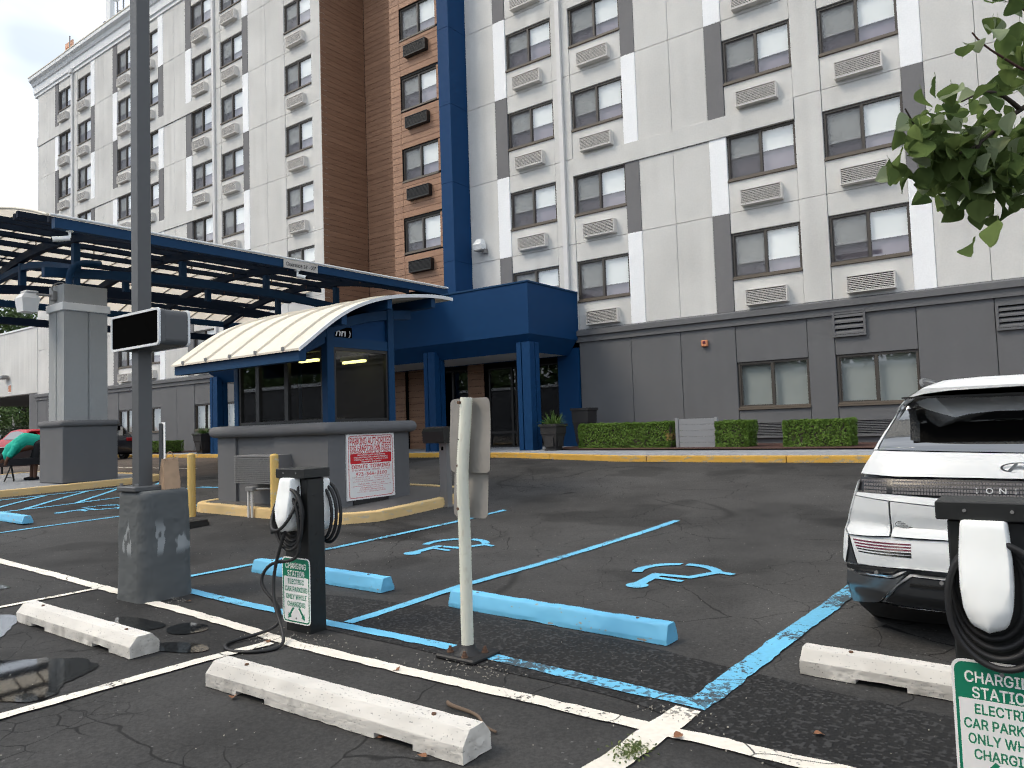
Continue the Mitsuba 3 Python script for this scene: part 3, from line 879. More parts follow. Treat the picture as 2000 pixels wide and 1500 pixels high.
# ---- ground storey behind the portico
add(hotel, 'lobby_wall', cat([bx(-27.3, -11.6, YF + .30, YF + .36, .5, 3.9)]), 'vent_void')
add(hotel, 'lobby_wall', bx(-12.32, -11.585, YF - .10, YF + .29, .5, 3.7), 'blue')
for (x0, x1, y0) in ((-19.6, -19.05, YF - .02), (-19.04, -17.5, YF + .16), (-16.05, -15.36, YF - .02), (-23.5, -22.0, YF)):
    for i in range(13):
        add(hotel, 'plank', cbx(x0, x1, y0, y0 + .04, .62 + i * .235 + .005, .62 + (i + 1) * .235 - .005, .004), 'plank')


def glazed(name, x0, x1, z0, z1, mull, y=YF + .06, rails=(1.15,)):
    fr = sbox(x0, z0, x1, z1)
    for a_, b_ in zip([x0] + list(mull), list(mull) + [x1]):
        zz = [z0 + .0] + list(rails) + [z1]
        for c_, d_ in zip(zz[:-1], zz[1:]):
            fr = fr.difference(sbox(a_ + .04, c_ + .04, b_ - .04, d_ - .04))
    k = add(hotel, name, prism_y(fr, y, y + .08), 'frame_black')
    for a_, b_ in zip([x0] + list(mull), list(mull) + [x1]):
        add(k, 'pane', mesh([(a_ + .03, y + .04, z0 + .03), (b_ - .03, y + .04, z0 + .03), (b_ - .03, y + .04, z1 - .03), (a_ + .03, y + .04, z1 - .03)], [[0, 1, 2], [0, 2, 3]]), 'glass_dark')


glazed('lobby_window', -17.45, -16.1, .66, 3.35, [-16.8])
glazed('lobby_door', -15.2, -14.05, .66, 3.3, [-14.25])
glazed('lobby_window', -14.03, -12.35, .66, 3.3, [-13.2])
glazed('lobby_window', -26.6, -23.6, .66, 3.3, [-25.6, -24.6])
glazed('lobby_window', -21.9, -19.7, .66, 3.3, [-20.8])

# ---- things fixed to the hotel
k = thing('wall_light', 'white floodlight on the pale wall right of the blue fin', 'wall light')
add(k, 'housing', loft([[(-15.36, 19.25, 7.33), (-15.02, 19.25, 7.33), (-15.02, 19.5, 7.33), (-15.36, 19.5, 7.33)], [(-15.36, 19.2, 7.5), (-15.02, 19.2, 7.5), (-15.02, 19.52, 7.5), (-15.36, 19.52, 7.5)],
                        [(-15.28, 19.32, 7.70), (-15.1, 19.32, 7.70), (-15.1, 19.52, 7.70), (-15.28, 19.52, 7.70)]]), 'trim_white')
add(k, 'lens', bx(-15.33, -15.05, 19.235, 19.49, 7.29, 7.325), 'metal_grey'); add(k, 'bracket', bx(-15.14, -15.0, 19.4, 19.595, 7.22, 7.36), 'metal_grey')
k = thing('alarm_strobe', 'small orange alarm strobe on the dark grey ground floor wall', 'alarm')
add(k, 'housing', cbx(-7.62, -7.44, 19.49, 19.598, 3.37, 3.55, .02), 'alarm'); add(k, 'lens', cbx(-7.56, -7.49, 19.47, 19.489, 3.45, 3.52, .01), 'lens_red')
k = thing('roof_panel', 'orange pink antenna panel on the roof near the left end', 'antenna panel')
add(k, 'screen', cbx(-50.1, -49.05, 21.0, 21.08, 24.25, 27.0, .01), 'orange_panel'); add(k, 'mast', tube([(-49.2, 20.9, 24.25), (-49.2, 20.9, 27.2)], .04), 'metal_grey')
add(k, 'beacon', trimesh.creation.icosphere(1, .12).apply_translation([-49.35, 20.85, 26.4]), 'alarm', True)
k = thing('roof_antenna', 'tall pale antenna stack on the roof behind the lamp post', 'antenna')
add(k, 'mast', cbx(-46.35, -45.8, 21.8, 22.1, 24.2, 29.6, .03), 'trim_white', label=None); add(k, 'radome', cbx(-46.62, -46.37, 21.75, 22.0, 24.2, 27.6, .03), 'metal_grey')
k = thing('roof_ladder', 'thin lattice mast with a dish box beside the pale roof antenna', 'lattice mast')
for x in (-45.3, -44.55): add(k, 'rail', tube([(x, 22.0, 24.2), (x + .05, 22.0, 31.5)], .05, 6), 'metal_grey')
for i in range(8): add(k, 'rung', tube([(-45.3, 22.0, 24.7 + i * .8), (-44.52, 22.0, 24.5 + i * .8)], .035, 6), 'metal_grey')
add(k, 'radio_box', cbx(-45.1, -44.3, 21.6, 21.9, 28.3, 29.6, .05), 'trim_white')

# ================================================================== PORTICO
por = thing('entrance_portico', 'dark blue boxy entrance portico on square blue columns at the hotel door', 'portico')
X0, X1, Y0 = -27.45, -11.58, 16.88
add(por, 'fascia', cat([bx(X0, X1, Y0, YF - .004, 3.93, 5.38)]), 'blue')
add(por, 'coping', cat([cbx(X0 - .03, X1 + .03, Y0 - .03, YF - .004, 5.384, 5.44, .01)]), 'steel_blue')
add(por, 'sloped_soffit', loft([[(X0, Y0, 3.926), (X1, Y0, 3.926), (X1, YF - .12, 3.926), (X0, YF - .12, 3.926)], [(X0 + .38, Y0 + .38, 3.47), (X1 - .34, Y0 + .38, 3.47), (X1 - .34, YF - .12, 3.47), (X0 + .38, YF - .12, 3.47)]], cap=False), 'blue')
add(por, 'ceiling', bx(X0 + .39, X1 - .35, Y0 + .39, YF - .13, 3.49, 3.6), 'soffit')


def portico_column(x0, x1, y0, y1):
    z0, z1 = gz1(x0, y0) + WZ - .03, 3.72
    w, d = x1 - x0, y1 - y0
    g = .018
    P = sbox(x0, y0, x1, y1)
    for f in (.36,):
        P = P.difference(sbox(x0 + w * f - g, y0 - 1, x0 + w * f + g, y0 + .05)).difference(sbox(x0 - 1, y0 + d * .55 - g, x0 + .05, y0 + d * .55 + g)).difference(sbox(x1 - .05, y0 + d * .55 - g, x1 + 1, y0 + d * .55 + g))
    add(por, 'column', prism_z(P, z0, z1), 'blue')


for x0, x1 in ((-12.08, -11.62), (-15.66, -15.2), (-19.3, -18.84), (-23.2, -22.74), (-27.43, -26.92)):
    portico_column(x0, x1, 16.95, 17.42)

# ================================================================== DRIVE-THROUGH CANOPY
can = thing('drive_canopy', 'large vaulted canopy of pale translucent sheets on blue steel beams over the driveway', 'canopy')
CX, HW = -20.35, 5.15
zc = lambda x: 6.60 - 0.86 * ((x - CX) / HW) ** 2
xe = lambda y: -15.42 + (y - 6.2) * 0.030          # the near eave runs very slightly askew
CY0, CY1 = 6.15, 17.45
ys_ = np.arange(CY0, CY1 + .01, .628)
def shift(y): return xe(y) + 15.2
for i in range(len(ys_) - 1):
    a_, b_ = ys_[i] + .014, ys_[i + 1] - .014
    xs_ = np.linspace(CX - HW, CX + HW, 22)
    t_ = np.concatenate([[(x + shift(a_), a_, zc(x)) for x in xs_], [(x + shift(b_), b_, zc(x)) for x in xs_]])
    n_ = len(xs_)
    add(can, 'roof_panel', mesh(t_, [[k_, k_ + 1, n_ + k_ + 1] for k_ in range(n_ - 1)] + [[k_, n_ + k_ + 1, n_ + k_] for k_ in range(n_ - 1)]), 'translucent', True)
for i, y in enumerate(ys_):
    pts = [(x + shift(y), y, zc(x) + .022) for x in np.linspace(CX - HW, CX + HW, 20)]
    add(can, 'seam', tube(pts, .032, 6), 'roof_cream', True)
px_ = [-15.2] + [-15.2 - .8583 * q for q in range(1, 12)] + [-25.5]
for j, x in enumerate(px_):
    d = .20 if j in (0, 12) else .13
    w = .075 if j in (0, 12) else .05
    y0 = CY0 + .1 if j % 2 == 0 else CY0 + .35
    z1 = zc(x) - .025
    s0, s1 = shift(y0), shift(CY1)
    m = loft([[(x - w + s0, y0, z1 - d), (x + w + s0, y0, z1 - d), (x + w + s0, y0, z1), (x - w + s0, y0, z1)], [(x - w + s1, CY1, z1 - d), (x + w + s1, CY1, z1 - d), (x + w + s1, CY1, z1), (x - w + s1, CY1, z1)]])
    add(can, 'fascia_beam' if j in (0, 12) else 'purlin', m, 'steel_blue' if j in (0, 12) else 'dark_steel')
add(can, 'eave_trim', tube([(-15.10 + shift(CY0), CY0, zc(-15.2) + .01), (-15.10 + shift(CY1), CY1, zc(-15.2) + .01)], .028, 8), 'trim_white')
ry = [8.12, 10.85, 13.5, 16.2]
for y in ry:
    rings = []
    for x in np.linspace(CX - HW + .35, CX + HW - .35, 16):
        z1 = zc(x) - .16
        rings.append([(x, y - .07, z1 - .20), (x, y + .07, z1 - .20), (x, y + .07, z1), (x, y - .07, z1)])
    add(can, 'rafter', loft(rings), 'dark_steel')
for x in (-18.8, -21.9):
    rings = []
    for y in np.linspace(7.4, 17.6, 18):
        zb = 5.60 - 0.0105 * (y - 12.5) ** 2 + (0.02 if x < -20 else 0)
        rings.append([(x - .08, y, zb - .11), (x + .08, y, zb - .11), (x + .08, y, zb + .11), (x - .08, y, zb + .11)])
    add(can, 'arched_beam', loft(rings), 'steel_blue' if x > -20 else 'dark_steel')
    for y in ry:
        zb = 5.60 - 0.0105 * (y - 12.5) ** 2
        add(can, 'post', bx(x - .075, x + .075, y - .075, y + .075, (4.9 if y < 9 and x > -20 else zb), zc(x) - .4), 'steel_blue')
# cross arch over the pillar
rings = []
for x in np.linspace(-18.7, -25.3, 14):
    zb = 5.50 + 0.50 * math.sin(min(1, (-18.7 - x) / 3.3) * math.pi / 2) - max(0, (-22 - x)) * .06
    rings.append([(x, 8.05, zb - .08), (x, 8.2, zb - .08), (x, 8.2, zb + .08), (x, 8.05, zb + .08)])
add(can, 'cross_arch', loft(rings), 'steel_blue')
# far longitudinal truss on the other side
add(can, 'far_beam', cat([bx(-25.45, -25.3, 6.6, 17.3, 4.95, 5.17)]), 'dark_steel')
for y in (7.0, 8.6, 11.2, 13.8, 16.4):
    add(can, 'post', bx(-25.45, -25.3, y - .07, y + .07, 5.18, zc(-25.4) - .2), 'dark_steel')
for x, z in ((-17.1, 6.08), (-19.7, 6.28), (-22.3, 6.28)):
    p_ = add(can, 'sprinkler_pipe', tube([(x, 6.8, z), (x, 17.0, z)], .022, 6), 'dark_steel')
    for y in np.arange(7.6, 17, 1.35): add(p_, 'sprinkler', tube([(x, y, z - .13), (x, y, z)], .016, 5), 'rust')
add(can, 'drain_pipe', tube(spline([(-18.72, 8.62, 5.72), (-18.5, 8.2, 5.62), (-18.47, 7.95, 5.5), (-18.5, 7.86, 5.3), (-18.5, 7.86, 5.0)], 24), .075, 12), 'steel_blue', True)

pil = thing('canopy_pillar', 'square light grey canopy pillar on a darker grey round-capped base', 'pillar')
z0 = gz1(-18.9, 8.2) + .13
PX0, PX1, PY0, PY1 = -19.52, -18.30, 7.62, 8.86
add(pil, 'base', cbx(PX0, PX1, PY0, PY1, z0, 1.70, .012), 'wall_ground')
capr = []
for t in np.linspace(-math.pi / 2, math.pi / 2, 9):
    o = .075 * math.cos(t) + .04
    capr.append([(x, y, 1.765 + .075 * math.sin(t)) for x, y in ringpts(sbox(PX0 + .05, PY0 + .05, PX1 - .05, PY1 - .05).buffer(o, quad_segs=4))])
add(pil, 'cap', loft(capr), 'wall_ground', 40)
sx0, sx1, sy0, sy1 = -19.18, -18.38, 7.68, 8.66
P = sbox(sx0, sy0, sx1, sy1)
for q in (.55,):
    P = P.difference(sbox(sx1 - .03, sy0 + (sy1 - sy0) * q - .02, sx1 + 1, sy0 + (sy1 - sy0) * q + .02)).difference(sbox(sx0 + (sx1 - sx0) * .5 - .02, sy0 - 1, sx0 + (sx1 - sx0) * .5 + .02, sy0 + .03))
add(pil, 'shaft', prism_z(P, 1.84, 4.42), 'wall_shaft' if 'wall_shaft' in scene else mat('wall_shaft', stucco((0.30, 0.315, 0.32), .04, .03), .8))
add(pil, 'head', cbx(sx0, sx1, sy0, sy1, 4.60, 5.04, .006), 'wall_shaft')
add(pil, 'trim_band', cbx(sx0 - .05, sx1 + .05, sy0 - .05, sy1 + .05, 4.42, 4.60, .008), 'trim_white')

k = thing('floodlight', 'white floodlight on a bracket at the top of the canopy pillar', 'floodlight')
add(k, 'housing', loft([[(-19.33, 7.06, 4.40), (-18.98, 7.06, 4.40), (-18.98, 7.36, 4.40), (-19.33, 7.36, 4.40)], [(-19.37, 7.02, 4.72), (-18.94, 7.02, 4.72), (-18.94, 7.4, 4.72), (-19.37, 7.4, 4.72)],
                        [(-19.3, 7.1, 4.84), (-19.0, 7.1, 4.84), (-19.0, 7.36, 4.84), (-19.3, 7.36, 4.84)]]), 'trim_white')
add(k, 'cap', cbx(-19.32, -18.98, 7.12, 7.38, 4.86, 4.90, .01), 'trim_white'); add(k, 'arm', tube([(-19.0, 7.35, 4.82), (-18.85, 7.55, 4.80), (-18.82, 7.66, 4.8)], .03), 'metal_grey')
add(k, 'junction_box', cbx(-18.9, -18.72, 7.58, 7.678, 4.68, 4.9, .01), 'metal_grey'); add(k, 'conduit', tube(spline([(-18.81, 7.62, 4.9), (-18.8, 7.6, 5.0), (-18.7, 7.64, 5.07), (-18.55, 7.75, 5.08)], 16), .016, 8), 'metal_grey', True)


def security_camera(x, y, z, dx, dy, label):
    k = thing('security_camera', label, 'security camera', 'security cameras under the canopy edge')
    add(k, 'mount', cat([tube([(x, y, z), (x, y, z - .02)], .07, 14), tube([(x, y, z - .02), (x, y, z - .14)], .025, 10)]), 'white_plastic', 40)
    add(k, 'body', tube([(x, y, z - .15), (x + dx * .3, y + dy * .3, z - .21)], .052, 14), 'white_plastic', 40)
    add(k, 'lens', tube([(x + dx * .301, y + dy * .301, z - .2102), (x + dx * .31, y + dy * .31, z - .2122)], .042, 14), 'black_screen')


security_camera(-15.42, 6.55, 5.52, -.3, -.95, 'white bullet security camera under the near end of the canopy beam')
security_camera(-15.2, 11.85, 5.50, .75, .3, 'white bullet security camera under the clearance sign')
k = thing('clearance_sign', 'grey sign reading Clearance 14\'-00" on the canopy edge beam', 'clearance sign')
cs0, cs1 = xe(11.4) + .105, xe(12.45) + .105
add(k, 'plate', bx(cs0 - .005, cs0 + .02, 11.4, 12.45, 5.50, 5.71), 'metal_sign' if 'metal_sign' in scene else mat('metal_sign', (0.50, 0.48, 0.45), .5))
m = face_x(text("Clearance 14'-00\"", .93, .105, bold=True)); add(k, 'lettering', move(m, cs0 + .0215, 11.925, 5.605), 'metal_black')

# ================================================================== ATTENDANT BOOTH
bo = thing('attendant_booth', 'small glazed attendant booth with grey base, blue frame and curved cream roof', 'booth')
BX0, BX1, BY0, BY1 = -11.64, -8.76, 7.33, 9.06
bz = .20
add(bo, 'base', prism_z(sbox(BX0, BY0, BX1, BY1).difference(sbox(BX0 + .52, BY0 - 1, BX1 - 1.3, BY0 + .045)), bz, 1.335), 'wall_ground')
capr = []
for t in np.linspace(-math.pi / 2, math.pi / 2, 9):
    o = .095 * math.cos(t) + .006
    capr.append([(x, y, 1.432 + .095 * math.sin(t)) for x, y in ringpts(sbox(BX0 - .03, BY0 - .03, BX1 + .03, BY1 + .03).buffer(o, quad_segs=4))])
add(bo, 'cap', loft(capr), 'wall_ground', 40)
gx0, gx1, gy0, gy1 = -11.36, -8.90, 7.47, 8.90
zr = [(6.55, 2.57), (6.83, 2.78), (7.38, 3.16), (7.98, 3.42), (8.40, 3.53), (8.91, 3.61), (9.45, 3.66), (9.9, 3.66)]
rz_ = lambda y: float(np.interp(y, np.linspace(6.55, 9.9, 60), np.array(spline(zr, 60))[:, 1])) if False else float(np.interp(y, RY, RZ))
_sp = spline(zr, 80); RY, RZ = _sp[:, 0], _sp[:, 1]
for (x, y) in ((gx0 + .06, gy0 + .06), (gx1 - .07, gy0 + .07), (gx0 + .06, gy1 - .06), (gx1 - .06, gy1 - .06)):
    wq = .07 if x > -10 else .06
    add(bo, 'corner_post', cbx(x - wq, x + wq, y - wq, y + wq, 1.5, rz_(y) - .16, .008), 'steel_blue')


def booth_glass(x0, x1, z0, z1, mull, facing):
    fr = sbox(x0, z0, x1, z1)
    edges = [x0] + mull + [x1]
    for a_, b_ in zip(edges[:-1], edges[1:]): fr = fr.difference(sbox(a_ + .045, z0 + .06, b_ - .045, z1 - .05))
    panes = [(a_ + .04, b_ - .04) for a_, b_ in zip(edges[:-1], edges[1:])]
    return fr, panes


fr, panes = booth_glass(gx0 + .12, gx1 - .14, 1.52, 2.70, [-10.72, -9.95], 'y')
w1 = add(bo, 'front_window', prism_y(fr, gy0 + .02, gy0 + .09), 'frame_black')
for a_, b_ in panes: add(w1, 'pane', mesh([(a_, gy0 + .055, 1.56), (b_, gy0 + .055, 1.56), (b_, gy0 + .055, 2.66), (a_, gy0 + .055, 2.66)], [[0, 1, 2], [0, 2, 3]]), 'glass_dark')
fr, panes = booth_glass(gy0 + .14, gy1 - .12, 1.52, 2.70, [], 'x')
w2 = add(bo, 'side_window', prism_x(fr, gx1 - .09, gx1 - .02), 'frame_black')
for a_, b_ in panes: add(w2, 'pane', mesh([(gx1 - .055, a_, 1.56), (gx1 - .055, b_, 1.56), (gx1 - .055, b_, 2.66), (gx1 - .055, a_, 2.66)], [[0, 1, 2], [0, 2, 3]]), 'glass_dark')
add(bo, 'header', cat([bx(gx1 - .11, gx1 - .012, gy0 + .14, gy1 - .12, 2.702, 2.86), bx(gx0 + .12, gx1 - .14, gy0 + .012, gy0 + .11, 2.702, 2.95)]), 'steel_blue')
gp_ = Polygon([(gy0 + .14, 2.862)] + [(y, rz_(y) - .30) for y in np.linspace(gy0 + .14, gy1 - .12, 14)] + [(gy1 - .12, 2.862)]).buffer(0)
add(bo, 'gable_panel', prism_x(gp_, gx1 - .10, gx1 - .06), 'blue')
add(bo, 'back_wall', cat([bx(gx0 + .12, gx1 - .12, gy1 - .08, gy1 - .03, 1.5, 3.3), bx(gx0 + .02, gx0 + .07, gy0 + .12, gy1 - .12, 1.5, 3.1)]), 'interior')
add(bo, 'ceiling', bx(gx0 + .12, gx1 - .12, gy0 + .12, gy1 - .09, 2.665, 2.69), 'interior')
add(bo, 'counter', cbx(gx0 + .14, gx1 - .3, gy0 + .14, gy0 + .6, 1.55, 1.6, .01), 'metal_grey')
for x0, y0, y1, x1 in ((-10.0, 7.75, 7.86, -9.5), (-9.8, 8.5, 8.6, -9.2)):
    k_ = add(bo, 'tube_lamp', bx(x0, x1, y0, y1, 2.575, 2.66), 'sign_white')
    lamp = mikit.ply(bx(x0 + .03, x1 - .03, y0 + .02, y1 - .02, 2.535, 2.57), 'sign_white')
    lamp['emitter'] = {'type': 'area', 'radiance': rgb((3.2, 2.7, 0.8))}
    scene[numbered(k_ + '__tube')] = lamp
# roof: sheets between seams, blue eave beam, four purlins, two arched ribs
sx = [-11.74, -11.37, -10.71, -10.06, -9.41, -8.76, -8.40]
yy = np.linspace(6.55, 9.88, 26)
for a_, b_ in zip(sx[:-1], sx[1:]):
    top = [[(a_ + .004, y, rz_(y)), (b_ - .004, y, rz_(y)), (b_ - .004, y, rz_(y) - .03), (a_ + .004, y, rz_(y) - .03)] for y in yy]
    add(bo, 'roof_sheet', loft(top), 'roof_cream', 30)
for x in sx[1:-1]:
    add(bo, 'roof_seam', loft([[(x - .022, y, rz_(y) - .005), (x + .022, y, rz_(y) - .005), (x + .016, y, rz_(y) + .038), (x - .016, y, rz_(y) + .038)] for y in yy]), 'roof_cream')
    add(bo, 'seam_end', bx(x - .024, x + .024, 6.535, 6.56, rz_(6.55) - .01, rz_(6.55) + .042), 'metal_grey')
add(bo, 'eave_beam', cat([bx(sx[0] + .03, sx[-1] - .06, 6.60, 6.72, 2.40, 2.60)]), 'steel_blue')
add(bo, 'drip_edge', loft([[(sx[-1] - .003, y, rz_(y) + .012), (sx[-1] + .02, y, rz_(y) + .012), (sx[-1] + .02, y, rz_(y) - .045), (sx[-1] - .003, y, rz_(y) - .045)] for y in yy]), 'trim_white', 30)
for y in (7.42, 8.38, 9.42):
    add(bo, 'purlin', bx(sx[0] + .1, sx[-1] - .04, y - .05, y + .05, rz_(y) - .20, rz_(y) - .035), 'steel_blue')
for x in (gx0 + .06, gx1 - .07):
    add(bo, 'arched_rib', loft([[(x - .06, y, rz_(y) - .36), (x + .06, y, rz_(y) - .36), (x + .06, y, rz_(y) - .205), (x - .06, y, rz_(y) - .205)] for y in np.linspace(6.95, 9.35, 20)]), 'steel_blue', 30)
for x in (-11.25, -8.98):
    add(bo, 'eave_bracket', prism_x(Polygon([(6.73, 2.40), (7.46, 2.75), (7.46, 2.9), (6.73, 2.58)]), x - .05, x + .05), 'steel_blue')
# remains of the hotel name above the side window
k = thing('gable_sign', 'black sign fragment with white italic letters nn) in the booth gable', 'sign')
add(k, 'backing', bx(gx1 - .0595, gx1 - .045, 7.68, 8.02, 2.865, 3.03), 'black_screen')
add(k, 'lettering', move(face_x(text('nn', .20, .085, bold=True, italic=.22)), gx1 - .044, 7.79, 2.925), 'sign_white')
add(k, 'bracket_mark', move(face_x(text(')', .035, .11, bold=False, italic=.1)), gx1 - .044, 7.97, 2.925), 'sign_white')
# air conditioner on the booth
k = thing('booth_air_conditioner', 'grey ribbed air conditioner box sticking out of the booth base', 'air conditioner')
ax0, ax1, ay0, az0, az1 = -10.62, -9.62, 6.97, .60, 1.05
add(k, 'case', cat([bx(ax0, ax1, ay0 + .02, BY0 + .04, az0, az1)]), 'wall_dark')
for i in range(15):
    z = az0 + .012 + i * .0295
    add(k, 'slat', prism_x(Polygon([(ay0, z), (ay0 + .02, z + .01), (ay0 + .02, z + .022), (ay0, z + .017)]), ax0 - .002, ax1 + .002), 'metal_grey')
k = thing('conduit_box', 'grey junction box with two metal conduits at the booth kerb', 'conduit')
add(k, 'box', cbx(-10.17, -9.98, 6.86, 6.96, .50, .57, .008), 'metal_grey'); add(k, 'cable_run', tube([(-9.98, 6.93, .53), (-9.6, 7.2, .53), (-9.4, 7.34, .54)], .018), 'metal_grey')
for x in (-10.14, -10.05): add(k, 'pipe', tube([(x, 6.90, gz1(x, 6.9) - .01), (x, 6.90, .5)], .02, 10), 'vent_metal')

# towing sign on the booth
k = thing('parking_sign', 'white and red sign PARKING AUTHORIZED FOR HAMPTON INN GUEST with towing notice on the booth', 'parking sign')
SY, SZ, SW, SH = 8.175, .82, 1.02, 1.02
sxp = BX1 + .03
add(k, 'plate', bx(BX1 + .004, sxp, SY - SW / 2, SY + SW / 2, SZ - SH / 2, SZ + SH / 2), 'sign_white')
bd = rrect(SW * .93, SH * .95, .06).difference(rrect(SW * .91, SH * .93, .052))
add(k, 'border', move(face_x(prism_y(bd, -.001, 0)), sxp + .0002, SY, SZ), 'sign_red')
add(k, 'banner', move(face_x(prism_y(rrect(SW * .86, SH * .155, .02), -.001, 0)), sxp + .0002, SY, SZ + .125), 'sign_red')


def sign_line(s_, w, h, z, b='sign_red', bold=True, nm='lettering', y=0.0, out=.0003):
    add(k, nm, move(face_x(text(s_, w, h, bold=bold)), sxp + out, SY + y, SZ + z), b)


sign_line('PARKING AUTHORIZED', .88, .115, .400); sign_line('FOR HAMPTON INN GUEST', .88, .095, .288); sign_line('DURING THEIR STAY ONLY', .88, .044, .2275)
for s_, w, z in (('UNAUTHORIZED PARKING IS', .60, .178), ('PROHIBITED AND UNAUTHORIZED', .73, .143), ('VEHICLES WILL BE TOWED AT THE', .73, .107), ("OWNER'S EXPENSE", .42, .072)):
    sign_line(s_, w, .021, z, 'sign_white', out=.0016)
sign_line('DENTE TOWING', .82, .062, .0); sign_line('27 RAYMOND BLVD. NEWARK, NJ 07105', .82, .032, -.058, bold=False); sign_line('973-344-3100', .66, .058, -.117)
sign_line('TOWING CHARGES $175.00', .37, .017, -.165, bold=False, y=-.22); sign_line('STORAGE CHARGE $40.00 DAY', .39, .017, -.165, bold=False, y=.21)
sign_line('TRACTOR TOW $275.00', .32, .017, -.198, bold=False, y=-.19); sign_line('TRAILER TOW $275.00', .30, .017, -.198, bold=False, y=.2)
sign_line('STORAGE FOR TRACTOR AND OR TRAILER IS $100.00', .78, .017, -.232, bold=False); sign_line('PICK UP TIME 9:00AM TO 5:00PM', .56, .019, -.272, bold=False)
add(k, 'rule', bx(sxp + .0002, sxp + .0012, SY - .42, SY + .42, SZ - .306, SZ - .301), 'sign_red')
sign_line('CONSUMERS MAY CONTACT THE', .48, .017, -.335, bold=False); sign_line('DIVISION OF CONSUMER AFFAIRS', .52, .017, -.365, bold=False); sign_line('BY CALLING 1-800-242-5846 PERMIT', .60, .017, -.395, bold=False)
k = thing('wall_grille', 'low black grille below the towing sign on the booth base', 'grille')
add(k, None, bx(BX1 + .003, BX1 + .02, 7.8, 8.55, .235, .315), 'vent_black')
# card reader pedestal
k = thing('card_reader', 'grey pedestal with a black hooded card reader beside the booth', 'card reader')
z0 = gz1(-7.9, 9.0)
add(k, 'post', prism_z(sbox(-7.98, 8.95, -7.83, 9.07), z0 - .02, 1.14), 'metal_grey'); add(k, 'key_slot', bx(-7.93, -7.89, 8.945, 8.9495, 1.02, 1.08), 'black_screen')
hp = Polygon([(8.78, 1.14), (8.76, 1.33), (8.80, 1.38), (8.90, 1.405), (9.25, 1.405), (9.25, 1.14)])
add(k, 'hood', prism_x(hp.buffer(-.02).buffer(.02), -8.17, -7.72), 'metal_black', 30)
add(k, 'foot', prism_z(sbox(-8.02, 8.92, -7.79, 9.11), z0 - .02, z0 + .02), 'metal_grey')

# ================================================================== WHEEL STOPS
def stop_mesh(kind_, seed, L=1.83):
    if kind_ == 'white':
        pr = Polygon([(0, 0), (0, .072), (.006, .078), (.045, .124), (.052, .128), (.140, .130), (.147, .126), (.188, .078), (.192, .07), (.192, 0)])
        m = prism_x(pr, 0, L)
        M = m3.Manifold(m3.Mesh(np.asarray(m.vertices, np.float32), np.asarray(m.faces, np.uint32)))
        for x in (.28, L - .52):
            M -= m3.Manifold.cube([.24, .5, .026]).translate([x, -.1, -.001])
    else:
        pr = Polygon([(0, 0), (0, .03), (.028, .112), (.038, .12), (.112, .122), (.122, .114), (.155, .03), (.155, 0)])
        m = prism_x(pr, 0, L)
        M = m3.Manifold(m3.Mesh(np.asarray(m.vertices, np.float32), np.asarray(m.faces, np.uint32)))
    M = M.refine_to_length(.022)
    t = tri(M); v = t.vertices.copy()
    d = meshkit.fbm(v * [18, 25, 25], 3, seed) - .5
    e = np.clip((meshkit.fbm(v * [6, 9, 9] + 5, 3, seed + 4) - .60) * 5, 0, 1)
    n = t.vertex_normals
    v += n * (d * .006 - e * .006)[:, None]
    v[:, 2] = np.maximum(v[:, 2], 0.0)
    return mesh(v, t.faces)


def wheel_stop(p, q, kind_, seed, label, group):
    k = thing('wheel_stop', label, 'wheel stop', group)
    p, q = np.array(p), np.array(q)
    L = float(np.linalg.norm(q - p)); a_ = math.atan2(*(q - p)[::-1])
    z = gz1(*((p + q) / 2)) + .004
    m = move(stop_mesh(kind_, seed, L), p[0], p[1], z, a_)
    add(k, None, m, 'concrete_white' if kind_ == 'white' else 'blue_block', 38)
    yy_ = .095 if kind_ == 'white' else .075
    for x in (.24, L - .24):
        add(k, 'pin', move(tube([(x, yy_, .10), (x + .002, yy_, .136 if kind_ == 'white' else .1255)], .011, 10), p[0], p[1], z, a_), 'rust')


wheel_stop((-3.868, 2.346), (-2.027, 2.368), 'white', 1, 'big white concrete wheel stop nearest the camera, at the bottom', 'white concrete wheel stops')
wheel_stop((-6.55, 2.396), (-4.76, 2.373), 'white', 2, 'white concrete wheel stop beside the puddles in front of the lamp post base', 'white concrete wheel stops')
wheel_stop((-1.16, 4.165), (.67, 4.07), 'white', 3, 'white concrete wheel stop behind the white electric car', 'white concrete wheel stops')
wheel_stop((-3.844, 4.371), (-1.981, 4.27), 'blue', 4, 'blue painted wheel stop behind the bent sign post', 'blue wheel stops')
wheel_stop((-6.55, 4.48), (-4.66, 4.44), 'blue', 5, 'blue painted wheel stop partly hidden by the charging pedestal', 'blue wheel stops')
wheel_stop((-14.75, 4.86), (-12.92, 4.80), 'blue', 6, 'blue wheel stop cut off by the left edge', 'blue wheel stops')

# ================================================================== CHARGERS
def cable(pts, r=.0115, n=70, closed=False):
    return tube(spline(pts, n, closed), r, 9, closed)


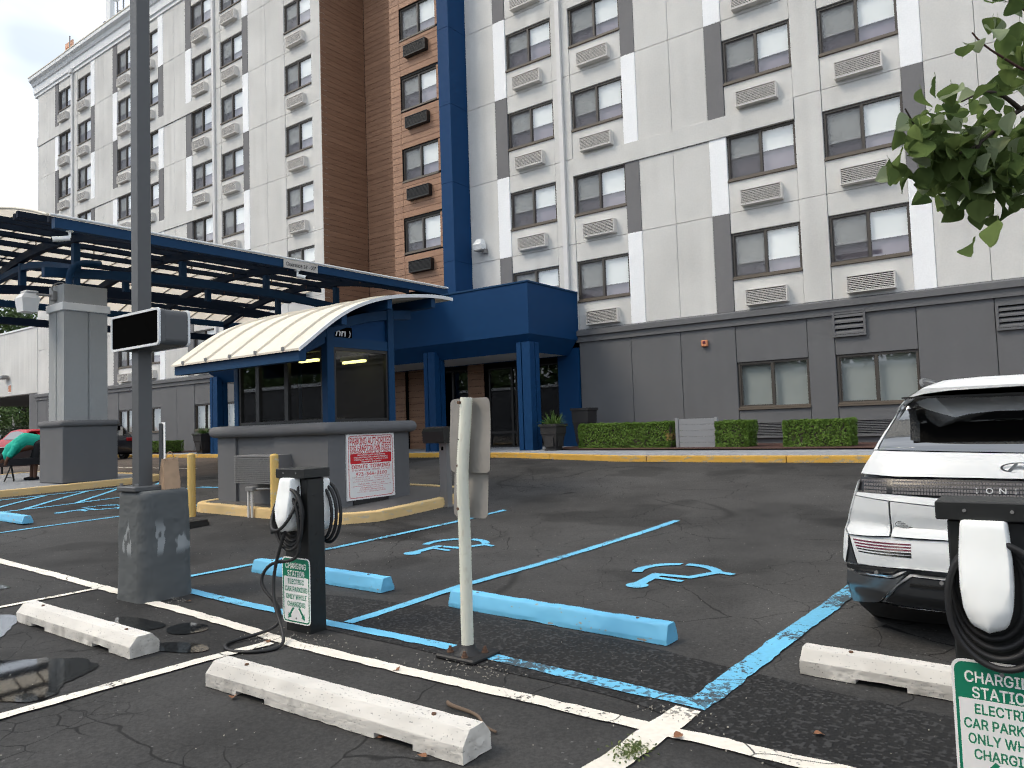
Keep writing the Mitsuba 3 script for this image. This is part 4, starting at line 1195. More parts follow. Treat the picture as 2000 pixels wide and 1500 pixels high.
def wallbox_mesh():
    """white charger: flat crisp face, wide shoulders, a narrower bulging chin with a V crease; back at y=0, front towards -y"""
    rings = []
    for t in np.concatenate([[0, .012], np.linspace(.04, .97, 22), [.99, 1]]):
        z = -.37 * t
        w = np.interp(t, [0, .012, .04, .35, .6, .80, .92, .97, 1], [.060, .067, .070, .078, .0775, .071, .058, .046, .030])
        d = np.interp(t, [0, .012, .04, .3, .55, .8, .95, 1], [.060, .068, .075, .092, .112, .128, .124, .108])
        v = max(0.0, t - .58) / .42
        c = .030 * v
        a = np.interp(t, [.58, 1], [.96, .12]) if t > .58 else .96
        pts = [(-w, 0), (-w, -(d - c - .012)), (-w + .010, -(d - c * .9 - .002)), (-w * .90 * a, -d), (0, -d - .002), (w * .90 * a, -d), (w - .010, -(d - c * .9 - .002)), (w, -(d - c - .012)), (w, 0)]
        rings.append([(x, y, z) for x, y in pts])
    return loft(rings)


def green_sign(k, x, y, zb, W=.305, H=.457):
    """charging station sign as parts of its pedestal, facing -y; x is its middle"""
    zm = zb + H / 2
    o = lambda m: move(m, x, y, zm)
    add(k, 'sign_plate', o(prism_y(rrect(W, H, .035), 0, .003)), 'sign_white', label='green and white charging station sign')
    top = rrect(W - .018, H - .018, .030)
    inner = rrect(W - .036, H - .036, .022).intersection(sbox(-W, -H, W, H * .5 - .135))
    add(k, 'sign_field', o(prism_y(top.difference(inner), -.0008, -.0001)), 'sign_green')
    def ln(s_, w, h, z, b='sign_green'):
        add(k, 'lettering', move(text(s_, w, h, .0009, bold=True), x, y - (.0010 if b == 'sign_white' else .0002), zm + z), b)
    ln('CHARGING', .225, .040, .170, 'sign_white'); ln('STATION', .185, .040, .117, 'sign_white')
    ln('ELECTRIC', .175, .036, .060); ln('CAR PARKING', .245, .036, .008); ln('ONLY WHILE', .225, .036, -.044); ln('CHARGING', .195, .036, -.096)
    for sgn in (-1, 1):
        a_ = Polygon([(-.008, .052), (.008, .052), (.008, -.012), (.022, -.012), (0, -.05), (-.022, -.012), (-.008, -.012)])
        a_ = affinity.translate(affinity.rotate(a_, -38 * sgn * -1, origin=(0, 0)), sgn * .062, -.160)
        add(k, 'arrow', o(prism_y(a_, -.0010, -.0002)), 'sign_green')
    for z in (H / 2 - .038, -H / 2 + .038):
        add(k, 'screw', o(move(tube([(0, -.004, z), (0, .0, z)], .007, 10), 0, 0, 0)), 'metal_grey')


def charger(label, x0, y0, w=.26, d=.145, top=1.14, sign_x=None, tail=None, seed=0):
    k = thing('charging_pedestal', label, 'charging station', 'black charging pedestals')
    z0 = gz1(x0 + w / 2, y0)
    x1, y1 = x0 + w, y0 + d
    prof = sbox(x0, y0, x1, y1).difference(sbox(x0 - 1, y0 + .05, x0 + .012, y0 + .055))
    add(k, 'cabinet', cat([cbx(x0, x1, y0, y1, z0 - .02, top - .07, .006)]), 'metal_black')
    add(k, 'cap', cbx(x0 - .03, x1 + .03, y0 - .05, y1 + .03, top - .065, top, .004), 'metal_black')
    for (dx, z) in ((.06, top - .03), (w - .06, top - .03)):
        add(k, 'screw', tube([(x0 + dx, y0 - .054, z), (x0 + dx, y0 - .0495, z)], .006, 8), 'metal_grey')
    for z in (.95, .74, .68, .5, .44, .36):
        add(k, 'rivet', tube([(x1 - .0005, y0 + .05 + .02 * math.sin(z * 40), z), (x1 + .003, y0 + .05 + .02 * math.sin(z * 40), z)], .006, 8), 'metal_grey' if z > 2 else 'vent_black')
    xm = x0 + w * .44
    wb = wallbox_mesh()
    add(k, 'charger_unit', move(wb, xm, y0 - .006, top - .062), 'white_plastic', 45)
    wb2 = mesh(wb.vertices * [1, -1, 1], wb.faces[:, ::-1])
    add(k, 'charger_unit', move(wb2, xm + .05, y1 + .006, top - .08), 'white_plastic', 45)
    # looped cable hung behind and round the unit
    rr = np.random.default_rng(seed)
    P = []
    for i in range(4):
        zc_ = top - .31 - .012 * i
        for t in np.linspace(0, 2 * math.pi, 12, endpoint=False):
            a_, b_ = .108 + .014 * i, .165 + .016 * i
            P.append((xm + .010 * i + (a_ + rr.uniform(-.006, .006)) * math.sin(t), y0 - .018 - .020 * i, zc_ + b_ * math.cos(t)))
    loop = spline(P, 240)
    add(k, 'cable_loop', tube(loop, .0115, 9), 'rubber', True)
    if seed == 1:
        P3 = [(xm - .125, y0 - .07, top - .26), (xm - .115, y0 - .11, top - .36), (xm - .05, y0 - .145, top - .415), (xm + .03, y0 - .148, top - .405), (xm + .085, y0 - .12, top - .34), (xm + .10, y0 - .06, top - .22), (xm + .06, y0 - .02, top - .12)]
        add(k, 'cable_loop', tube(spline(P3, 50), .0115, 9), 'rubber', True)
    P2 = []
    for i in range(3):
        for t in np.linspace(0, 2 * math.pi, 12, endpoint=False):
            P2.append((xm + .06 + .012 * i + (.12 + .01 * i) * math.sin(t), y1 + .035 + .022 * i, top - .33 + (.19 + .012 * i) * math.cos(t)))
    add(k, 'cable_loop', tube(spline(P2, 160), .0115, 9), 'rubber', True)
    if seed == 1: add(k, 'plug', cat([tube(spline([(xm - .13, y0 - .06, top - .25), (xm - .145, y0 - .075, top - .36), (xm - .125, y0 - .08, top - .45)], 14), np.linspace(.014, .026, 14), 10)]), 'rubber', True)
    if tail: add(k, 'cable_tail', cable(tail, n=120), 'rubber', True)
    green_sign(k, sign_x if sign_x is not None else x0 + w / 2 - .01, y0 - .012, z0 + .06)
    return k


charger('black charging pedestal with white charger and green sign, left of the bent sign post', -4.455, 3.325, sign_x=-4.325, seed=1,
        tail=[(-4.34, 3.26, .98), (-4.23, 3.25, .88), (-4.20, 3.25, .66), (-4.215, 3.25, .56), (-4.36, 3.24, .50), (-4.53, 3.22, .44), (-4.56, 3.2, .36), (-4.49, 3.2, .27), (-4.40, 3.22, .18), (-4.39, 3.22, .1), (-4.45, 3.1, .03), (-4.47, 2.86, .014), (-4.36, 2.80, .013), (-4.15, 2.87, .013), (-4.10, 3.0, .016), (-4.19, 3.10, .06), (-4.37, 3.17, .22), (-4.42, 3.2, .38), (-4.37, 3.22, .60), (-4.30, 3.25, .85)])
charger('black charging pedestal at the right edge in front of the white car', -.315, 3.09, top=1.075, sign_x=-.178, seed=2,
        tail=[(-.03, 3.085, .80), (-.03, 3.06, .6), (.05, 2.9, .3), (.06, 2.95, .03), (-.05, 3.0, .013), (-.28, 3.06, .013), (-.46, 3.02, .013), (-.58, 2.90, .013), (-.54, 2.80, .013), (-.36, 2.73, .013), (-.1, 2.75, .013), (.15, 2.8, .013)])

# ================================================================== LAMP POST WITH SCREEN
lp = thing('lamp_post', 'tall dark grey square lamp post on a thick round-cornered concrete base', 'lamp post')
rings = []
for t in np.linspace(0, 1, 40):
    o = .245 - .012 * t
    if t > .965: o -= .018 * ((t - .965) / .035) ** 2
    rings.append([(x, y, -.03 + .965 * t) for x, y in ringpts(rrect(2 * o, 2 * o * .98, .105, 7, -6.435, 3.43))])
bm = loft(rings); v = bm.vertices.copy()
dd = (meshkit.fbm(v * [5, 5, 3.5], 4, 4) - .5) * .022
rad = v - [-6.435, 3.43, 0]; rad[:, 2] = 0
v += rad / (np.linalg.norm(rad, axis=1, keepdims=True) + 1e-6) * np.where(np.arange(len(v)) < len(v) - 2, dd, 0)[:, None]
add(lp, 'base', mesh(v, bm.faces), 'concrete_scuffed' if 'concrete_scuffed' in scene else mat('concrete_scuffed', lambda p, n, uv: MIX(mi.Color3f(0.080, 0.087, 0.090) * (0.85 + 0.3 * FB(p.x * 4, p.y * 4, p.z * 9, 3)), mi.Color3f(.30, .32, .33),
    SS(.60, .66, FB(p.x * 13 + p.y * 13, p.z * 4.5, 5, 3)) * SS(.36, .44, p.z) * SS(.72, .58, p.z) * .75), .75, bump=fine_bump(16), scale=.008), 50)
add(lp, 'base_plate', cbx(-6.60, -6.28, 3.18, 3.46, .932, .975, .008), 'pole_grey')
for x, y in ((-6.57, 3.21), (-6.31, 3.21), (-6.57, 3.43), (-6.31, 3.43)):
    add(lp, 'bolt', tube([(x, y, .96), (x, y, 1.0)], .016, 6), 'metal_grey')
add(lp, 'shaft', cbx(-6.495, -6.375, 3.265, 3.385, .97, 8.5, .004), 'pole_grey')
add(lp, 'lamp_head', cbx(-7.4, -5.5, 3.15, 3.5, 8.5, 8.65, .02), 'pole_grey')
sc = thing('screen_box', 'black screen with a white rounded rim in a grey box on the lamp post', 'screen')
c_ = (-6.315, 3.335)
add(sc, 'case', prism_y(rrect(.80, .30, .03, 5, c_[0], 2.317), 3.215, 3.255), 'pole_grey')
add(sc, 'case', prism_y(rrect(.80, .30, .05, 5, c_[0], 2.317), 3.256, 3.46), 'pole_grey')
for y in (3.195, 3.455):
    add(sc, 'rim', prism_y(rrect(.815, .315, .04, 6, c_[0], 2.317).difference(rrect(.775, .275, .022, 6, c_[0], 2.317)), y, y + .018), 'trim_white')
add(sc, 'display', prism_y(rrect(.80, .30, .03, 6, c_[0], 2.317), 3.205, 3.2145), 'black_screen')
bag = thing('paper_bag', 'brown paper carrier bag standing on the lamp post base', 'paper bag')
rings = []
for t in np.linspace(0, 1, 10):
    w, d = .075 - .012 * t, .052 - .018 * t
    j = (meshkit.noise(np.array([[i * 1.7, t * 4, 3.0] for i in range(8)])) - .5) * .016
    base = [(-w, -d), (0, -d * 1.05), (w, -d), (w * 1.02, 0), (w, d), (0, d * 1.05), (-w, d), (-w * 1.02, 0)]
    rings.append([(-6.285 + y_ + j[i] * t, 3.485 + x_ + j[i], .936 + .265 * t) for i, (x_, y_) in enumerate(base)])
add(bag, 'sack', loft(rings), 'paper')
add(bag, 'handle', tube(spline([(-6.25, 3.44, 1.19), (-6.25, 3.455, 1.25), (-6.25, 3.475, 1.262), (-6.25, 3.495, 1.245), (-6.25, 3.505, 1.19)], 20), .004, 6), 'paper', True)

# ================================================================== SIGN POSTS, BOLLARDS
sp_ = thing('sign_post', 'slightly bent cream sign post with two grey sign backs, on a bolted black base', 'sign post')
cx_, cy_ = -2.92, 3.485
pp_ = spline([(cx_, cy_, .075), (cx_ + .002, cy_, .5), (cx_ + .004, cy_ - .004, .85), (cx_ + .010, cy_ - .012, 1.10), (cx_ + .028, cy_ - .004, 1.36), (cx_ + .040, cy_ + .008, 1.575)], 40)
add(sp_, 'post', tube(pp_, .038, 18), 'post_cream', 40)
def sign_plate(W, H, xm, zm, bend, y):
    P = rrect(W, H, .035)
    v2, f2 = trimesh.creation.triangulate_polygon(P, engine='earcut')
    v3, f3 = trimesh.remesh.subdivide_to_size(np.column_stack([v2, np.zeros(len(v2))]), f2, .03)
    yb = lambda x, z: y - bend * (np.abs(x) / (W / 2)) ** 1.5 * (1 + .5 * z / H) + .012 * np.sin(z * 9 + x * 3)
    a_ = np.column_stack([xm + v3[:, 0], yb(v3[:, 0], v3[:, 1]), zm + v3[:, 1]])
    n_ = len(a_); b_ = a_ + [0, .003, 0]
    return mesh(np.vstack([a_, b_]), np.vstack([f3, f3[:, ::-1] + n_]))


add(sp_, 'sign_back', sign_plate(.315, .46, cx_ + .035, 1.342, .015, cy_ + .052), 'sign_back', True, label='upper bare grey sign back')
add(sp_, 'sign_back', sign_plate(.265, .30, cx_ + .015, .985, .006, cy_ + .062), 'sign_back', True, label='lower bare grey sign back')
add(sp_, 'sticker', bx(cx_ - .032, cx_ + .005, cy_ + .044, cy_ + .0455, 1.46, 1.505), 'sign_white')
for z, dx in ((1.545, .034), (1.16, .014), (.90, .005)):
    add(sp_, 'bolt', tube([(cx_ + dx - .014, cy_ - .048, z), (cx_ + dx - .014, cy_ - .028, z)], .009, 8), 'rust')
for z, dx in ((1.32, .024), (1.04, .006)):
    add(sp_, 'hole', tube([(cx_ + dx - .016, cy_ - .0415, z), (cx_ + dx - .016, cy_ - .03, z)], .006, 8), 'black_screen')
add(sp_, 'foot_plate', cbx(cx_ - .165, cx_ + .135, cy_ - .115, cy_ + .15, .002, .03, .012), 'rubber')
add(sp_, 'collar', loft([[(cx_ + r * math.cos(t), cy_ + r * math.sin(t), z) for t in np.linspace(0, 2 * math.pi, 20, endpoint=False)] for r, z in ((.085, .03), (.055, .05), (.045, .075), (.041, .082))]), 'rubber', 40)
for dx, dy in ((-.105, -.04), (.045, -.085), (.085, .06), (-.07, .1)):
    add(sp_, 'anchor_bolt', cat([tube([(cx_ + dx, cy_ + dy, .03), (cx_ + dx, cy_ + dy, .036)], .022, 12), tube([(cx_ + dx, cy_ + dy, .036), (cx_ + dx, cy_ + dy, .052)], .015, 6), tube([(cx_ + dx, cy_ + dy, .05), (cx_ + dx, cy_ + dy, .066)], .009, 8)]), 'rust')
ep = thing('sign_post', 'narrow white sign seen edge on, on a grey post behind the lamp post', 'sign post')
ang = math.radians(151.5); ex, ey = -8.33, 4.52
add(ep, 'post', move(cbx(-.03, .03, -.02, .02, -.01, 1.55, .004), ex, ey, 0, ang), 'pole_grey')
add(ep, 'plate', move(prism_y(rrect(.31, .56, .03), -.028, -.024), ex, ey, 1.28, ang + .14), 'trim_white')


def bollard(x, y, top, label):
    k = thing('bollard', label, 'bollard', 'yellow bollards by the booth')
    z0 = gz1(x, y)
    r = .062
    rg = [[(x + q * math.cos(t), y + q * math.sin(t), z) for t in np.linspace(0, 2 * math.pi, 22, endpoint=False)] for q, z in ((r, z0 - .02), (r, top - .02), (r * .95, top - .006), (r * .75, top + .004), (r * .3, top + .012))]
    add(k, None, loft(rg), 'bollard_yellow', 40)


bollard(-11.13, 6.54, 1.10, 'yellow bollard standing alone left of the booth')
bollard(-9.34, 6.80, 1.07, 'yellow bollard in front of the booth air conditioner')
k = thing('rubber_base', 'black rubber base block lying on the asphalt by the left bollard', 'rubber block')
rb = affinity.rotate(rrect(.30, .46, .07, 5, -10.14, 5.95), 8)
z0 = gz1(-10.14, 5.95)
add(k, 'block', cat([prism_z(rb, z0, z0 + .05), prism_z(rb.buffer(-.02), z0 + .05, z0 + .09)]), 'rubber')
add(k, 'cap_screw', trimesh.creation.icosphere(1, .022).apply_translation([-10.05, 5.80, z0 + .095]), 'trim_white', True)

# ================================================================== HEDGES, PLANTERS, FENCE
def leaf_cloud(pts, nrm, size, cols, seed, spread=.5):
    """many small two-triangle leaves at pts, turned about their outward direction"""
    r = np.random.default_rng(seed)
    n = len(pts)
    d = nrm + r.normal(0, spread, (n, 3)); d /= np.linalg.norm(d, axis=1, keepdims=True)
    a_ = np.cross(d, r.normal(0, 1, (n, 3))); a_ /= np.linalg.norm(a_, axis=1, keepdims=True)
    b_ = np.cross(d, a_)
    s_ = size * r.uniform(.6, 1.3, (n, 1))
    v = np.stack([pts - a_ * s_, pts + b_ * s_ * .5 + d * s_ * .15, pts + a_ * s_, pts - b_ * s_ * .5 + d * s_ * .15], 1).reshape(-1, 3)
    i = np.arange(n) * 4
    f = np.concatenate([np.stack([i, i + 1, i + 2], 1), np.stack([i, i + 2, i + 3], 1)])
    t = r.uniform(0, 1, n)
    c = np.asarray(cols)[0] * (1 - t[:, None]) + np.asarray(cols)[1] * t[:, None]
    return mesh(v, f), np.repeat(c, 4, 0)


HC = ((0.050, 0.105, 0.014), (0.125, 0.215, 0.030))
def hedge(x0, x1, y0, y1, z0, z1, seed, label, brown=None):
    k = thing('hedge', label, 'hedge', 'clipped box hedges')
    r = np.random.default_rng(seed)
    A = [(x1 - x0) * (z1 - z0), (x1 - x0) * (y1 - y0), (y1 - y0) * (z1 - z0), (y1 - y0) * (z1 - z0)]
    n = int(sum(A) * 2600)
    w = r.choice(4, n, p=np.array(A) / sum(A)); u, q = r.uniform(0, 1, n), r.uniform(0, 1, n)
    P = np.zeros((n, 3)); Nn = np.zeros((n, 3))
    X, Y_, Z = x0 + u * (x1 - x0), y0 + u * (y1 - y0), z0 + q * (z1 - z0)
    P[:] = np.stack([X, np.full(n, y0), Z], 1); Nn[:] = [0, -1, 0]
    m_ = w == 1; P[m_] = np.stack([X, y0 + q * (y1 - y0), np.full(n, z1)], 1)[m_]; Nn[m_] = [0, 0, 1]
    for s_, xx in ((2, x0), (3, x1)):
        m_ = w == s_; P[m_] = np.stack([np.full(n, xx), Y_, Z], 1)[m_]; Nn[m_] = [1 if s_ == 3 else -1, 0, 0]
    c = np.array([(x0 + x1) / 2, (y0 + y1) / 2, (z0 + z1) / 2]); h = np.array([x1 - x0, y1 - y0, z1 - z0]) / 2
    rel = (P - c) / h                                                   # round the corners and let the faces billow
    over = np.sqrt((np.clip(np.abs(rel) - .84, 0, 1) ** 2).sum(1))
    P -= Nn * 0 + np.sign(rel) * np.clip(np.abs(rel) - .84, 0, 1) * h * np.clip(over * 2.0, 0, .6)[:, None]
    P += Nn * ((meshkit.fbm(P * 4.5, 3, seed) - .5) * .13 - .02 - .07 * r.uniform(0, 1, n) ** 2)[:, None]
    m, col = leaf_cloud(P, Nn, .028, HC, seed + 1, .65)
    if brown is not None:
        bm_ = np.repeat(np.exp(-((P[:, 0] - brown[0]) ** 2 + (P[:, 2] - brown[1]) ** 2) / .02) > r.uniform(.2, 1, n), 4)
        col[bm_] = (.30, .20, .07)
    add(k, 'foliage', m, 'leaf_vc', kind='stuff', color=col)
    add(k, 'core', cbx(x0 + .1, x1 - .1, y0 + .1, y1 - .1, z0 - .05, z1 - .1, .05), 'bark')


zb = .66
hedge(-10.45, -7.62, 17.25, 18.2, zb, 1.36, 11, 'long clipped green hedge next to the portico', brown=(-7.66, 1.0))
hedge(-6.58, -5.72, 17.35, 18.2, zb, 1.33, 12, 'short cube shaped green hedge right of the grey fence panel')
hedge(-4.98, -3.44, 17.3, 18.2, zb, 1.30, 13, 'medium clipped green hedge near the white car')
hedge(-36.25, -34.5, 17.4, 18.4, .68, 1.34, 14, 'small far green hedge left of the lamp post')
hedge(-33.1, -31.8, 17.4, 18.4, .68, 1.2, 15, 'small round far hedge right of the lamp post')
k = thing('fence_panel', 'low plain grey board fence panel between two hedges', 'fence')
for i in range(5):
    add(k, 'board', cbx(-7.50, -6.58, 17.45, 17.48, .66 + i * .148, .66 + (i + 1) * .148 - .006, .004), 'metal_grey' if False else 'fence_grey' if 'fence_grey' in scene else mat('fence_grey', (0.22, 0.23, 0.245), .7))
for x in (-7.55, -6.53): add(k, 'post', cbx(x - .04, x + .04, 17.43, 17.50, .55, 1.42, .006), 'fence_grey')


def planter(x, y, z, h, w, label, spikes=True, seed=0, lean=.0):
    k = thing('planter', label, 'planter', 'black urns at the entrance')
    sq = lambda o, zz: [(x + a_ * o, y + b_ * o, z + zz) for a_, b_ in ((-1, -1), (1, -1), (1, 1), (-1, 1))]
    add(k, 'pot', loft([sq(w * .62, 0), sq(w * .62, .05), sq(w * .56, .055), sq(w * .82, h * .62), sq(w * .86, h * .63), sq(w * .9, h - .075), sq(w, h - .07), sq(w, h), sq(w * .9, h), sq(w * .88, h - .06)]), 'pot')
    for s_ in range(4):
        m = bx(-w * .45, w * .45, -w * .80, -w * .72, h * .15, h * .55)
        add(k, 'relief', move(m, x, y, z, s_ * math.pi / 2), 'pot')
    add(k, 'soil', bx(x - w * .86, x + w * .86, y - w * .86, y + w * .86, z + h - .06, z + h - .04), 'mulch')
    if not spikes: return
    r = np.random.default_rng(seed)
    V, Fs, C = [], [], []
    for i in range(150):
        a_ = r.uniform(0, 2 * math.pi); L_ = r.uniform(.28, .52); up_a = r.uniform(.25, 1.35)
        d0 = np.array([math.cos(a_), math.sin(a_), 0]); sd = np.array([-math.sin(a_), math.cos(a_), 0])
        b0 = np.array([x, y, z + h - .05]) + d0 * r.uniform(0, w * .6)
        col = np.array(HC[0]) * (1 - (t := r.uniform())) + np.array((.11, .19, .05)) * t
        n0 = len(V); wd = r.uniform(.008, .016)
        for j, q in enumerate(np.linspace(0, 1, 5)):
            p = b0 + d0 * L_ * q * math.cos(up_a) * (1 + .2 * q) + np.array([0, 0, 1]) * L_ * (q * math.sin(up_a) - .38 * q * q * math.cos(up_a))
            ww = wd * (1 - q ** 2 * .95)
            V += [p - sd * ww, p + sd * ww]; C += [col, col]
            if j: Fs += [[n0 + 2 * j - 2, n0 + 2 * j - 1, n0 + 2 * j + 1], [n0 + 2 * j - 2, n0 + 2 * j + 1, n0 + 2 * j]]
    add(k, 'leaves', mesh(V, Fs), 'leaf_vc', kind='stuff', color=np.array(C))


planter(-10.9, 16.9, .66, .72, .29, 'black urn with spiky green plant in front of the right portico column', True, 1)
planter(-10.9, 18.6, .66, 1.15, .30, 'tall black empty urn in the shadow of the portico', False)
planter(-28.0, 17.0, .64, .82, .33, 'black urn with spiky plant at the left end of the portico', True, 2)
planter(-16.9, 18.9, .66, .75, .24, 'small dark urn in the shade behind the portico columns', True, 3)

# ================================================================== ANNEX AND BACKGROUND ON THE LEFT
an = thing('annex_building', 'low pale annex with an open carport, at the far left', 'building')
add(an, 'wall', cbx(-75, -50.56, YF - .02, YF + .4, 4.36, 8.46, .01), 'wall_pale')
add(an, 'parapet_cap', cbx(-75.1, -50.56, YF - .08, YF + .45, 8.464, 8.58, .01), 'trim_white')
add(an, 'pier', cbx(-51.75, -50.56, YF - .01, YF + .39, .3, 4.355, .01), 'wall_ground')
add(an, 'carport_ceiling', bx(-75, -50.56, YF + .41, YF + 9, 4.5, 4.6), 'wall_ground')
for x in (-63,): add(an, 'pier', cbx(x - .5, x + .5, YF - .01, YF + .39, .3, 4.355, .01), 'wall_ground')
k = thing('wall_light', 'small grey flood light on the annex wall', 'wall light')
add(k, 'housing', cbx(-55.4, -54.6, 19.1, 19.5, 5.45, 5.7, .05), 'metal_grey'); add(k, 'arm', bx(-55.05, -54.95, 19.45, 19.57, 5.5, 5.62), 'metal_grey')
k = thing('wall_notice', 'small faded red and white notice below the annex flood light', 'notice')
add(k, 'plate', bx(-54.9, -54.35, 19.55, 19.575, 4.55, 5.1), 'sign_white'); add(k, 'red_field', bx(-54.83, -54.42, 19.54, 19.549, 4.62, 5.03), 'alarm')
k = thing('street_pole', 'thin grey pole seen through the carport', 'pole')
add(k, None, tube([(-81.5, 29.5, .3), (-81.5, 29.5, 4.4)], .09, 8), 'vent_metal')


def tree(x, y, z, h, r, label, seed, n=6000, size=.26, cols=((.022, .05, .012), (.075, .125, .03)), low=.26):
    k = thing('tree', label, 'tree', 'trees behind the annex')
    rg = np.random.default_rng(seed)
    add(k, 'trunk', tube(spline([(x, y, z - .2), (x + .2, y, z + h * .25), (x - .1, y + .1, z + h * .55)], 8), np.linspace(r * .085, r * .04, 8), 9), 'bark', True)
    for i in range(4):
        a_ = i * 1.7 + seed
        add(k, 'limb', tube(spline([(x, y, z + h * .3), (x + r * .35 * math.cos(a_), y + r * .35 * math.sin(a_), z + h * .48), (x + r * .6 * math.cos(a_), y + r * .6 * math.sin(a_), z + h * .66)], 6), np.linspace(r * .045, r * .015, 6), 6), 'bark', True)
    nb = 26
    c = np.column_stack([rg.normal(0, r * .42, nb), rg.normal(0, r * .42, nb), rg.uniform(low, .92, nb) * h])
    c[:, :2] *= (1.15 - np.abs(c[:, 2:3] / h - .55))
    rad = rg.uniform(.20, .36, nb) * r
    w = rg.choice(nb, n, p=rad ** 2 / (rad ** 2).sum())
    d = rg.normal(0, 1, (n, 3)); d /= np.linalg.norm(d, axis=1, keepdims=True)
    P = c[w] + d * (rad[w] * rg.uniform(.55, 1.08, n))[:, None] + [x, y, z]
    m, col = leaf_cloud(P, d + [0, 0, .4], size, cols, seed + 3, .6)
    col *= rg.uniform(.75, 1.25, nb)[w].repeat(4)[:, None]
    add(k, 'crown', m, 'leaf_vc', kind='stuff', color=col)


tree(-116, 44, .4, 22.5, 8.5, 'tall leafy tree behind the annex roof next to the canopy pillar', 1)
tree(-127, 45, .4, 22.0, 8.5, 'tall leafy tree behind the annex roof at the left edge', 2)
tree(-88, 33, .4, 9.5, 4.2, 'green tree seen through the carport opening, beside the grey pole', 3, 5000, .2, low=.10)
tree(-82, 32.5, .4, 9.5, 4.2, 'green tree seen through the carport opening, next to the pier', 4, 5000, .2, low=.10)
tree(-95, 36, .4, 9.0, 4.2, 'green tree at the left edge seen through the carport', 5, 4000, .2, low=.1)
for i, (x, y, w) in enumerate(((-70.5, 26.5, 2.2), (-66.5, 26, 1.8), (-75, 27.5, 2.4))):
    k = thing('bush', ('grey green bush behind the red car', 'grey green bush beside the carport pier', 'grey green bush at the left edge behind the red car')[i], 'bush', 'bushes behind the red car')
    rg = np.random.default_rng(40 + i)
    d = rg.normal(0, 1, (2600, 3)); d /= np.linalg.norm(d, axis=1, keepdims=True); d[:, 2] = np.abs(d[:, 2])
    P = np.array([x, y, .45]) + d * np.array([w, w, 2.1]) * (rg.uniform(.7, 1.05, 2600) * (.8 + .5 * meshkit.fbm(d * 3, 3, i)))[:, None]
    m, col = leaf_cloud(P, d, .12, ((.05, .075, .04), (.13, .16, .10)), 50 + i, .7)
    add(k, 'foliage', m, 'leaf_vc', kind='stuff', color=col); add(k, 'stem', tube([(x, y, .3), (x, y, 1.6)], .08, 6), 'bark')

# ================================================================== CARS
def wheel(k, x, y, z, r, w=.23, nm='wheel'):
    n = 28
    ring = lambda rr, xx: [(xx, y + rr * math.cos(t), z + rr * math.sin(t)) for t in np.linspace(0, 2 * math.pi, n, endpoint=False)]
    m = loft([ring(r * .62, x - w / 2 + .01), ring(r * .93, x - w / 2), ring(r, x - w / 2 + .03), ring(r, x + w / 2 - .03), ring(r * .93, x + w / 2), ring(r * .62, x + w / 2 - .01)])
    q = add(k, nm, m, 'rubber', 40)
    add(q, 'rim', loft([ring(r * .61, x - w / 2 + .02), ring(r * .61, x + w / 2 - .02)]), 'car_silver', 40)


def plain_car(label, paint_, x, y, z, yaw, prof, glass_side, L, W, H, rear_glass):
    """a car built from its side profile; local frame: nose towards +u"""
    k = thing('parked_car', label, 'car')
    M = trimesh.transformations.translation_matrix([x, y, z]) @ trimesh.transformations.rotation_matrix(yaw, [0, 0, 1])
    def tf(m): m = m.copy(); m.apply_transform(M); return m
    half = lambda zz: W / 2 * np.interp(zz, [0, .35, .8, .95, H], [.93, 1.0, .99, .94, .70])
    rings = []
    P = np.array(prof)
    for s_ in (-1, -.97, -.8, 0, .8, .97, 1):
        e = {1: .045, .97: .012, .8: 0, 0: -.01}[abs(s_)]
        c = P.mean(0); Q = c + (P - c) * (1 - e)
        rings.append([(u, s_ * half(w), w) for u, w in Q])
    add(k, 'body', tf(loft(rings)), paint_, 35)
    for s_ in (-1, 1):
        V = np.array([(u, s_ * (half(w) + .006), w) for u, w in glass_side])
        add(k, 'side_window', tf(mesh(np.vstack([V, V * [1, .98, 1]]), [[0, i, i + 1] for i in range(1, len(V) - 1)] + [[len(V), len(V) + i + 1, len(V) + i] for i in range(1, len(V) - 1)])), 'car_glass')
    (u0, w0), (u1, w1) = rear_glass
    add(k, 'rear_window', tf(mesh([(u0, -half(w0) * .86, w0), (u0, half(w0) * .86, w0), (u1, half(w1) * .86, w1), (u1, -half(w1) * .86, w1)], [[0, 1, 2], [0, 2, 3], [0, 2, 1], [0, 3, 2]])), 'car_glass')
    add(k, 'spoiler', tf(cbx(u1 - .16, u1 + .12, -W * .3, W * .3, w1 + .02, w1 + .07, .02)), paint_)
    for s_ in (-1, 1):
        add(k, 'tail_light', tf(cbx(P[:, 0].min() - .02, P[:, 0].min() + .25, *sorted((s_ * W * .30, s_ * W * .485)), .78, .92, .02)), 'lamp_red')
        for u in (L * .18, L * .80):
            n0 = len(labels)
            r = .34
            ring = lambda rr, xx: [(u - L * .0 + rr * math.cos(t), xx, r + rr * math.sin(t)) for t in np.linspace(0, 2 * math.pi, 24, endpoint=False)]
            yy0 = s_ * (W / 2 - .10)
            q = add(k, 'wheel', tf(loft([ring(r * .6, yy0 - .1), ring(r, yy0 - .09), ring(r, yy0 + .09), ring(r * .6, yy0 + .1)])), 'rubber', 40)
            add(q, 'rim', tf(loft([ring(r * .6, yy0 - .112), ring(r * .6, yy0 + .112)])), 'car_silver')
    return k


